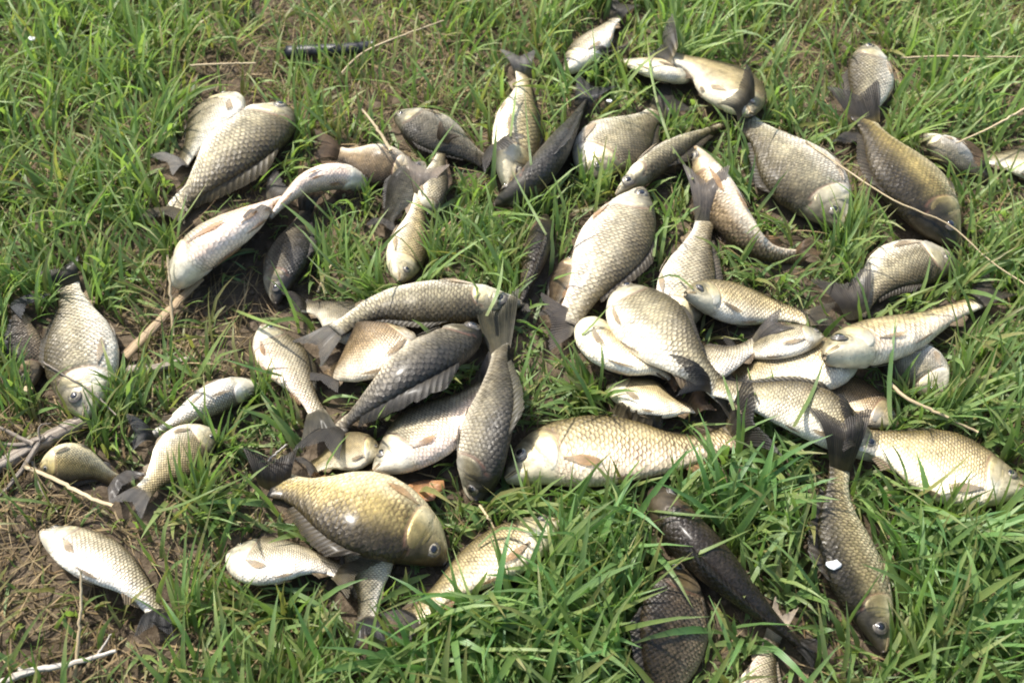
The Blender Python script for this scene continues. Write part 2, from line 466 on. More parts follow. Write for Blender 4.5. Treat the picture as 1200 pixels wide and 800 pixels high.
def make_fish(label, pts, W, dorsal, pal='silver', roll=0.0, tail=None, spread=0.5, tcol=None, dfin=0.5, sink=0.22,
              fins='pale', eye='pale', lift=0.0, seed=0, tail_len=None, troll=None, drop=0.8, group=True, blush=0.0, scale_k=1.0, dk=0.0):
    rs = np.random.default_rng(seed * 17 + 3)
    n = 36
    px = polycurve(pts, n)
    dpx = np.gradient(px, axis=0); dpx /= np.linalg.norm(dpx, axis=1)[:, None]
    npx = np.stack([-dpx[:, 1], dpx[:, 0]], -1)
    if np.mean(npx @ np.array(dorsal, float)) < 0: npx = -npx
    rho = math.radians(roll)
    z = np.full(n, 0.03)
    sh = Shape()
    sh.kd, sh.kt = 1.0, 1.0
    sh.wa = rs.uniform(.88, 1.14); sh.bu = rs.uniform(.88, 1.10); sh.bv = rs.uniform(.88, 1.14)
    W = W * .93
    a_st = np.linspace(0, 1, n)
    for it in range(6):
        C = ray_to(px[:, 0], px[:, 1], z)
        sl = resample_world(C); L = sl[-1]; A = sl / L
        T = np.gradient(C, axis=0); T /= np.linalg.norm(T, axis=1)[:, None]
        up = np.array([0, 0, 1.0]); s0 = up - T * (T @ up)[:, None]; s0 /= np.linalg.norm(s0, axis=1)[:, None]
        u0 = np.cross(T, s0)
        q, _ = to_px(C + u0 * 0.005); q0, dz = to_px(C)
        if np.mean(np.sum((q - q0) * npx, 1)) < 0: u0 = -u0
        U = u0 * math.cos(rho) + s0 * math.sin(rho)
        S = s0 * math.cos(rho) - u0 * math.sin(rho)
        # apparent half width at the widest section
        m = int(n * .42)
        def gain(v):
            q1, _ = to_px((C[m] + v * 0.01)[None]); return float(np.dot(q1[0] - q0[m], npx[m])) / 0.01
        gu, gs = gain(U[m]), gain(S[m])
        if abs(roll) < 58:
            hs = .09 * L * gs
            rem = max((W / 2) ** 2 - hs ** 2, (W * .22) ** 2)
            D = 2 * math.sqrt(rem) / max(abs(gu), 1e-3)
            sh.kd = float(np.clip(D / L / DMAX, 0.5, 1.9))
            sh.kt = float(np.clip(0.62 + 0.38 * sh.kd, 0.7, 1.35))
        else:
            sh.kd = 0.8
            hu = .5 * DMAX * .8 * L * gu
            rem = max((W / 2) ** 2 - hu ** 2, (W * .3) ** 2)
            sh.kt = float(np.clip(math.sqrt(rem) / max(abs(gs), 1e-3) / (.09 * L), 0.6, 1.6))
        hd = np.interp(A, A_KEY, HD) * L * sh.kd; hv = np.interp(A, A_KEY, HV) * L * sh.kd; tt = np.interp(A, A_KEY, TH) * L * sh.kt
        # rest on what lies below
        need = np.full(n, -1.0)
        for ang in np.linspace(0, 2 * math.pi, 20, endpoint=False):
            ca, sa = math.cos(ang), math.sin(ang)
            pt = U * ((hd if ca > 0 else hv) * ca)[:, None] + S * (tt * sa)[:, None]
            x, y = C[:, 0] + pt[:, 0] * .85, C[:, 1] + pt[:, 1] * .85
            i, j = cell(x, y)
            need = np.maximum(need, HF[i, j] - pt[:, 2] * (1 - sink) * 0.97)
        need = need + lift
        w = np.clip(tt / tt.max(), .25, 1)
        co = np.polyfit(a_st, need, 2, w=w)
        fit = np.polyval(co, a_st)
        fit = fit + np.percentile((need - fit), 80) * 0.8
        z = np.clip(fit, 0.004, 0.16)
    C = ray_to(px[:, 0], px[:, 1], z)
    sh.C, sh.U, sh.S, sh.A, sh.L = C - U * ((hd - hv) / 2)[:, None] * 0.7, U, S, A, L
    base = Vector((float(C[m][0]), float(C[m][1]), float(GROUND[cell(C[m][0:1], C[m][1:2])][0])))
    root = bpy.data.objects.new('fish', None)
    COL.objects.link(root); root.location = base
    root.empty_display_size = 0.03
    tag(root, label, 'fish', 'caught fish strewn over the grass' if group else None)
    bvec = np.array(base)
    loc = lambda p: np.asarray(p).reshape(-1, 3) - bvec

    # ---- body
    aa = np.concatenate([np.linspace(0, .27, 30) ** 1.0, np.linspace(.27, 1, 40)[1:]])
    nth = 44
    th = np.linspace(0, 2 * math.pi, nth, endpoint=False)
    AA, TT = np.meshgrid(aa, th, indexing='ij')
    dv = np.cos(TT)
    sd_ = np.abs(np.sin(TT))
    thf = np.where(TT <= math.pi, TT, 2 * math.pi - TT)
    ag = .176 + .074 * np.sqrt(np.clip(1 - ((thf - 1.67) / .98) ** 2, .02, 1))
    off = -0.0065 * L * np.exp(-((AA - ag - .006) / .007) ** 2) * smoothstep(sd_, .35, .7)
    off += 0.004 * L * np.exp(-((AA - ag + .05) / .045) ** 2) * smoothstep(sd_, .4, .8)
    off += -0.006 * L * np.exp(-((dv + .30) / .16) ** 2) * (1 - smoothstep(AA, .045, .075)) * (AA > .004)
    off += 0.004 * L * np.exp(-((dv + .62) / .2) ** 2) * (1 - smoothstep(AA, .05, .09))
    off += -0.005 * L * np.exp(-((AA - .155 + .04 * dv) / .008) ** 2) * smoothstep(sd_, .5, .8) * (dv < .5)
    off += 0.005 * L * np.exp(-(((AA - .105) / .03) ** 2 + ((dv - .28) / .28) ** 2))
    eyed = np.sqrt(((AA - .105) / .050) ** 2 + ((dv - .28) / .62) ** 2)
    off += -0.0032 * L * np.exp(-((eyed - 1.05) / .15) ** 2) * smoothstep(sd_, .3, .6)
    off += -0.0022 * L * np.exp(-(((AA - .045) / .007) ** 2 + ((dv - .42) / .10) ** 2))
    P0 = sh.P(AA, TT, off)
    P0 = sh.P(AA, TT, off + (0.0045 * L * vnoise(P0, 17 / (L / .17), seed + 50) + 0.0018 * L * vnoise(P0, 45 / (L / .17), seed)) * smoothstep(AA, .05, .2))
    # colour: back, flank, belly, belonging to the animal
    back, flank, belly = [np.array(c) for c in PAL[pal]]
    jit = 1 + rs.uniform(-.10, .10)
    nz = vnoise(P0, 60, seed + 9) * .10 + vnoise(P0, 170, seed + 2) * .05
    d = dv + nz
    wb = smoothstep(d, .02, .84)[..., None]; wv = smoothstep(-d, -.02, .68)[..., None]
    col = flank * (1 - wb) + back * wb
    col = col * (1 - wv) + belly * wv
    col = col * jit * np.array([1.03, 1.0, .93])
    if blush:
        bl = np.clip(smoothstep(-dv, -.1, .6) * (.5 + .5 * vnoise(P0, 35, seed + 4)), 0, 1)[..., None] * blush
        col = col * (1 - bl) + col * np.array([1.0, .66, .52]) * bl
    headm = (1 - smoothstep(AA, .19, .26))[..., None]
    hc = flank * .62 + belly * .38
    hcol = (hc * (1 - wb * .75) + back * wb * .75) * (1 - wv * .7) + belly * wv * .7
    hcol = hcol * np.array([.97, .93, .80])
    hcol = hcol * (1 - dk * .85 * smoothstep(dv + nz, -.75, .35)[..., None])
    col = col * (1 - headm) + hcol * headm
    bk = dk * .8 * smoothstep(dv + nz * 2, .1, .8)[..., None] * (1 - smoothstep(AA, .3, .7))[..., None]
    col = col * (1 - bk) + back * .5 * bk
    eyem = np.exp(-(((AA - .105) / .040) ** 2 + ((dv - .28) / .36) ** 2) ** 2)[..., None]
    col = col * (1 - eyem * .72) + back * 0.8 * eyem * .72
    snout = (1 - smoothstep(AA, .0, .06))[..., None]
    col = col * (1 - snout * .45) + np.array([.12, .09, .07]) * snout * .45
    mou = (np.exp(-((dv + .30) / .14) ** 2) * (1 - smoothstep(AA, .045, .07)))[..., None]
    col = col * (1 - mou * .75) + np.array([.10, .035, .025]) * mou * .75
    gr = (np.exp(-((AA - ag - .004) / .007) ** 2) * smoothstep(sd_, .35, .7))[..., None]
    col = col * (1 - gr * .7) + np.array([.16, .07, .04]) * gr * .7
    # dried blood / mud stains
    st = smoothstep(vnoise(P0, 48, seed + 33), .62, .95)[..., None] * .35
    col = col * (1 - st) + np.array([.16, .11, .06]) * st
    cg = (np.exp(-((eyed - 1.05) / .14) ** 2) * smoothstep(sd_, .3, .6))[..., None]
    col = col * (1 - cg * .45)
    hm = headm * (.5 + .5 * vnoise(P0, 210, seed + 21))[..., None]
    col = col * (1 - hm * .22)
    pre = (np.exp(-((AA - .155 + .04 * dv) / .007) ** 2) * smoothstep(sd_, .5, .8) * (dv < .5))[..., None]
    col = col * (1 - pre * .35)
    nos = np.exp(-(((AA - .045) / .008) ** 2 + ((dv - .42) / .12) ** 2))[..., None]
    col = col * (1 - nos * .8)
    lat = (np.exp(-((dv - .10 + .12 * np.sin(AA * 3)) / .05) ** 2) * smoothstep(AA, .26, .3) * (.6 + .4 * np.sin(AA * 180)))[..., None]
    col = col * (1 - lat * .30)
    endm = smoothstep(AA + .012 * vnoise(P0, 420, seed + 8), .965, .99)[..., None] * .8
    col = col * (1 - endm) + np.array(tcol if tcol is not None else (.085, .078, .068)) * endm
    unit = .0335 * L * scale_k
    hh = np.where(dv > 0, np.interp(AA, A_KEY, HD), np.interp(AA, A_KEY, HV)) * L * sh.kd
    tA = np.interp(AA, A_KEY, TH) * L * sh.kt
    # arc length from the side line, measured round the section
    seg = np.zeros_like(AA)
    q = sh.P(AA, TT)
    dl = np.linalg.norm(np.roll(q, -1, 1) - q, axis=2)
    cum = np.concatenate([np.zeros((len(aa), 1)), np.cumsum(dl, 1)[:, :-1]], 1)
    half = dl.sum(1, keepdims=True) / 2
    y1 = np.where(TT <= math.pi, cum - half / 2, (2 * half - cum) - half / 2)
    uv = np.stack([AA * L / unit, y1 / unit + 50, headm[..., 0] * .28], -1)
    scl = smoothstep(AA, ag, ag + .02) * (1 - .45 * smoothstep(-dv, .55, .95)) * (1 - .3 * smoothstep(AA, .95, 1.0))
    quads = grid_quads(len(aa), nth, True)
    body = link('body', make_mesh('fish_body', loc(P0), quads, [tuple(range(nth)), tuple(range((len(aa) - 1) * nth + nth - 1, (len(aa) - 1) * nth - 1, -1))],
                mat=SKIN, cols=col.reshape(-1, 3), uv=uv.reshape(-1, 3), fl=scl.ravel()), root)
    # orientation of faces
    # ---- height field update
    af = np.linspace(0, 1, 220); tf = np.linspace(0, 2 * math.pi, 120)
    F1, F2 = np.meshgrid(af, tf, indexing='ij')
    PF = sh.P(F1, F2).reshape(-1, 3)

    # ---- gill cover, one on each side
    G1, G2 = np.meshgrid(np.linspace(0, 1, 11), np.linspace(0, 2 * math.pi, 30, endpoint=False), indexing='ij')
    for side in (1, -1):
        cph, sph = np.cos(G2), np.sin(G2)
        tha = 1.67 + .90 * G1 * sph
        aG = .178 + np.where(cph > 0, .070, .030) * G1 * cph
        dvv = np.cos(tha)
        rear = smoothstep(cph, -.55, .35)
        o = L * (.0046 * rear * (1 - smoothstep(G1, .90, 1.0) * 1.5) * smoothstep(G1, -.2, .9) + .0022 * (1 - G1 ** 2) - .0016 * (1 - rear) * G1)
        o = o - .0014 * L * np.exp(-((G1 - .55) / .07) ** 2) * (cph < .2)
        GP = sh.P(aG, tha * side, o)
        w2 = smoothstep(-dvv, -.15, .6)[..., None]; b2 = smoothstep(dvv, .2, .85)[..., None]
        gc = hc * np.array([.98, .90, .66]) * (1 + .22 * vnoise(GP, 130, seed)[..., None] + .12 * vnoise(GP, 330, seed + 1)[..., None])
        gc = gc * (1 - w2 * .7) + belly * w2 * .7
        gc = gc * (1 - b2 * .6) + back * b2 * .6
        gc = gc * (1 - dk * .7 * smoothstep(dvv, -.6, .4)[..., None])
        rimc = smoothstep(G1, .86, 1.0)[..., None] * rear[..., None]
        gc = gc * (1 - rimc * .45) + flank * .5 * rimc * .45
        me = make_mesh('fish_gill_cover', loc(GP), grid_quads(11, 30, True), mat=SKIN, cols=gc.reshape(-1, 3), uv=np.tile([0, 0, .5], (330, 1)), fl=np.zeros(330))
        link('gill_cover', me, root)

    # ---- lips round the mouth slit
    for side in (1, -1):
        for k_, (dt, rr_) in enumerate(((-.17, .0042), (.17, .0038))):
            q_ = np.linspace(0, 1, 9)
            la = .004 + .052 * q_; lt = (1.86 + dt * (1 - .55 * q_)) * side
            lc = sh.P(la, lt, .0012 * L)
            lr = rr_ * L * (1 - .45 * q_)
            Tl = np.gradient(lc, axis=0); Tl /= np.linalg.norm(Tl, axis=1)[:, None]
            n1 = np.cross(Tl, U[1]); n1 /= np.linalg.norm(n1, axis=1)[:, None]; n2 = np.cross(Tl, n1)
            an_ = np.linspace(0, 2 * math.pi, 8, endpoint=False)
            lv = lc[:, None] + n1[:, None] * (np.cos(an_) * lr[:, None])[..., None] + n2[:, None] * (np.sin(an_) * lr[:, None])[..., None]
            lcol = np.tile((flank * .55 + belly * .3) * (1 - dk * .6), (72, 1)) * np.array([1, .86, .68])
            link('lip', make_mesh('fish_lip', loc(lv), grid_quads(9, 8, True), mat=SKIN, cols=lcol, uv=np.tile([0, 0, .1], (72, 1)), fl=np.zeros(72)), root)

    # ---- eyes
    er = .0305 * L
    for side in (1, -1):
        ea = np.array([.105]); et = np.array([math.acos(.30)]) * side
        c0 = sh.P(ea, et, .0015 * L)[0]; c1 = sh.P(ea, et, .01 * L)[0]
        nrm = c1 - c0; nrm /= np.linalg.norm(nrm)
        tx = T[3] - nrm * (T[3] @ nrm); tx /= np.linalg.norm(tx); ty = np.cross(nrm, tx)
        def dome(r, hgt, base_off, k=7, mseg=16):
            ph = np.linspace(0, math.pi / 2, k)[:, None]; az = np.linspace(0, 2 * math.pi, mseg, endpoint=False)[None]
            v = (c0 + nrm * base_off)[None, None] + (np.sin(ph) * np.cos(az) * r)[..., None] * tx + (np.sin(ph) * np.sin(az) * r)[..., None] * ty + (np.cos(ph) * np.ones_like(az) * hgt)[..., None] * nrm
            return v.reshape(-1, 3), grid_quads(k, mseg, True)
        v, f = dome(er * 1.28, er * .30, -er * .14)
        link('eye_rim', make_mesh('fish_eye_rim', loc(v), f, mat=EYERIM), root)
        v, f = dome(er * .92, er * .36, 0)
        e_o = link('eye', make_mesh('fish_eye', loc(v), f, mat=IRIS if eye == 'pale' else IRIS_DARK), root)
        v, f = dome(er * .60, er * .20, er * .235)
        link('pupil', make_mesh('fish_pupil', loc(v), f, mat=PUPIL), e_o)

    # ---- tail fin
    fincol = {'orange': np.array([.56, .33, .15]), 'grey': np.array([.13, .12, .105]), 'pale': np.array([.60, .46, .29]), 'dark': np.array([.05, .042, .034])}[fins]
    tc = np.array(tcol if tcol is not None else (.085, .078, .068))
    Pend = sh.C[-1]
    LT = .24 * L
    zb = Pend[2]
    if tail is not None:
        ip = ray_to([tail[0]], [tail[1]], [max(zb * (1 - drop), 0.006)])[0]
        i, j = cell(ip[0:1], ip[1:2]); zt = max(zb * (1 - drop), float(HF[i, j][0]) + .002)
        ip = ray_to([tail[0]], [tail[1]], [zt])[0]
        tv = ip - Pend; LT = float(np.linalg.norm(tv)); tv /= LT
        LT = float(np.clip(LT, .10 * L, .42 * L)) * .90
    else:
        tv = T[-1] + np.array([0, 0, -.35]); tv /= np.linalg.norm(tv)
    if tail_len: LT = tail_len * L
    tr = math.radians(troll if troll is not None else roll * .5)
    uu = u0[-1] * math.cos(tr) + s0[-1] * math.sin(tr)
    uu = uu - tv * (uu @ tv); uu /= np.linalg.norm(uu); ss = np.cross(tv, uu)
    if ss[2] < 0: ss = -ss
    nr, nq = 37, 11
    J, Q = np.meshgrid(np.linspace(-1, 1, nr), np.linspace(0, 1, nq), indexing='ij')
    hp = (HD[-1] + HV[-1]) / 2 * L * sh.kd
    ang = J * (spread * .80 + .03)
    ell = LT * (.60 + .48 * np.abs(J) ** 1.25) * (1 - .10 * rs.random((nr, 1)) * np.ones_like(Q)) * np.where(np.abs(J) > .96, .93, 1)
    start = -.045 * L
    bpos = Pend + uu * (J * hp * (.96))[..., None] + tv * start * (1 - np.abs(J) ** 2 * .5)[..., None]
    r_ = Q * (ell - start * (1 - J ** 2 * .5))
    dirv = tv * np.cos(ang)[..., None] + uu * np.sin(ang)[..., None]
    side0 = S[-1] / np.linalg.norm(S[-1])
    wav = (np.sin(J * 5.5 + rs.uniform(0, 6)) * .035 * LT * Q + ((np.arange(nr) % 2) * 2 - 1)[:, None] * .00035) * np.ones_like(Q)
    TP = bpos + dirv * (r_ * (1 - .12 * Q * rs.uniform(0, 1)))[..., None] + ss * wav[..., None]
    TP[..., 2] -= 0.10 * LT * Q ** 2
    i, j = cell(TP[..., 0], TP[..., 1])
    floor_z = np.maximum(HF[i, j] + np.where(TOP[i, j] > 0, 0, .010 * (1 - drop * .3)), TOP[i, j]) + .0012
    lack = np.maximum(floor_z - TP[..., 2], 0)
    rise = np.percentile(lack, 75, axis=0)
    rise = np.maximum.accumulate(rise)
    cf = np.polyfit(np.linspace(0, 1, nq), rise, 2)
    TPz = TP[..., 2] + np.clip(np.polyval(cf, Q), 0, 1) * smoothstep(Q, 0, .25)
    TPz = np.where(Q > .3, np.maximum(TPz, floor_z), TPz)
    for _ in range(9):
        TPz[1:-1, 1:-1] = (TPz[1:-1, 1:-1] * 2 + TPz[:-2, 1:-1] + TPz[2:, 1:-1] + TPz[1:-1, :-2] + TPz[1:-1, 2:]) / 6
        TPz[0, 1:-1] = (TPz[0, 1:-1] + TPz[1, 1:-1]) / 2; TPz[-1, 1:-1] = (TPz[-1, 1:-1] + TPz[-2, 1:-1]) / 2
        TPz[:, -1] = (TPz[:, -1] + TPz[:, -2]) / 2
    TP[..., 2] = TPz
    fc = (tc * .85 + .004) * (1 + .30 * vnoise(TP, 90, seed)[..., None]) * (1.0 + .25 * np.sin(Q * 3.1)[..., None])
    basec = (flank * .45 + back * .4)
    wq = (1 - smoothstep(Q, .04, .24))[..., None] * .8
    fc = np.clip(fc, .004, 1) * (1 - wq) + basec * wq
    tuv = np.stack([J * 11, Q], -1)
    link('tail_fin', make_mesh('fish_tail_fin', loc(TP), grid_quads(nr, nq), mat=FIN, cols=fc.reshape(-1, 3), uv=tuv.reshape(-1, 2)), root)

    # ---- dorsal and anal fins
    def strip_fin(name, a0, a1, theta, hgt, lean, droop, colr, nray=26, nq=6):
        g = np.linspace(0, 1, nray); q = np.linspace(0, 1, nq)
        G, Q = np.meshgrid(g, q, indexing='ij')
        a = a0 + (a1 - a0) * G
        b0 = sh.P(a, np.full_like(a, theta), -.004 * L)
        uo = np.stack([np.interp(a, sh.A, sh.U[:, k]) for k in range(3)], -1) * (1 if theta == 0 else -1)
        tg = np.stack([np.interp(a, sh.A, T[:, k]) for k in range(3)], -1)
        sv = np.stack([np.interp(a, sh.A, sh.S[:, k]) for k in range(3)], -1)
        prof = hgt * L * np.minimum(1, .25 + 6 * G) * (1 - .62 * G ** .8) * (1 - .15 * rs.random((nray, 1)))
        dr = uo + tg * lean - sv * (droop * Q)[..., None]
        dr /= np.linalg.norm(dr, axis=2)[..., None]
        v = b0 + dr * (prof * Q)[..., None] + sv * (((np.arange(nray) % 2) * 2 - 1)[:, None] * .0003 * np.ones_like(Q))[..., None]
        i, j = cell(v[..., 0], v[..., 1])
        v[..., 2] = np.maximum(v[..., 2], HF[i, j] - .002)
        c = colr * (1 + .3 * vnoise(v, 140, seed + 3)[..., None])
        link(name, make_mesh('fish_' + name, loc(v), grid_quads(nray, nq), mat=FIN, cols=np.clip(c, .005, 1).reshape(-1, 3),
             uv=np.stack([G * (nray - 1) / 1.6, Q], -1).reshape(-1, 2)), root)
    dcol = tc * .6 + back * .4
    strip_fin('dorsal_fin', .36, .80, 0.0, .10 * dfin * 2, 1.4, .5, dcol)
    strip_fin('anal_fin', .74, .86, math.pi, .085, 1.3, .4, tc * .5 + fincol * .5, 12, 6)

    # ---- pectoral and pelvic fins lying on the body
    def leaf_fin(name, a0, th0, ln, wid, dth, colr, side):
        g = np.linspace(-1, 1, 13); q = np.linspace(0, 1, 8)
        G, Q = np.meshgrid(g, q, indexing='ij')
        wprof = (.16 + .84 * np.sin(np.clip(Q, 0, 1) * math.pi * .66)) * (1 - .25 * Q ** 4)
        a = a0 + ln * Q * (1 - .30 * (G * .8 + .2) ** 2 * Q - .08 * rs.random((13, 1)) * Q)
        tht = th0 + dth * Q + G * wid * wprof
        o = .0008 + .006 * L * Q + ((np.arange(13) % 2) * .0003)[:, None]
        v = sh.P(a, tht * side, o)
        c = colr * (1 + .25 * vnoise(v, 150, seed + 6)[..., None]) * (1.1 - .25 * Q[..., None])
        wbq = ((1 - smoothstep(Q, 0, .7)) * .5 + .14)[..., None]
        c = c * (1 - wbq) + belly * wbq
        link(name, make_mesh('fish_' + name, loc(v), grid_quads(13, 8), mat=FIN, cols=np.clip(c, .005, 1).reshape(-1, 3),
             uv=np.stack([G * 6, Q * .95], -1).reshape(-1, 2)), root)
    fj = rs.uniform(-1, 1, 6)
    for side in (1, -1):
        leaf_fin('pectoral_fin', .255, 2.18 + fj[0] * .10, .165 * (1 + fj[1] * .2), .13 * (1 + fj[2] * .3), .16 + fj[3] * .14, fincol, side)
        leaf_fin('pelvic_fin', .45, 2.90, .12 * (1 + fj[4] * .25), .10 * (1 + fj[5] * .3), -.05 + fj[2] * .1, fincol * .95, side)

    # ---- register
    i, j = cell(PF[:, 0], PF[:, 1])
    np.maximum.at(TOP, (i, j), PF[:, 2]); np.minimum.at(BOT, (i, j), PF[:, 2])
    np.maximum.at(HF, (i, j), PF[:, 2])
    reg = np.vstack([PF, TP.reshape(-1, 3)])
    pp, dd = to_px(reg)
    u = np.clip((pp[:, 0] / 4 + 40).astype(int), 0, 379); v = np.clip((pp[:, 1] / 4 + 40).astype(int), 0, 279)
    np.minimum.at(DEPTH, (v, u), dd)
    i, j = cell(TP[..., 0].ravel(), TP[..., 1].ravel())
    np.maximum.at(TOP, (i, j), TP[..., 2].ravel()); np.minimum.at(BOT, (i, j), TP[..., 2].ravel() - .012); np.maximum.at(HF, (i, j), TP[..., 2].ravel())
    root['px_check'] = 0
    del root['px_check']
    return root, sh


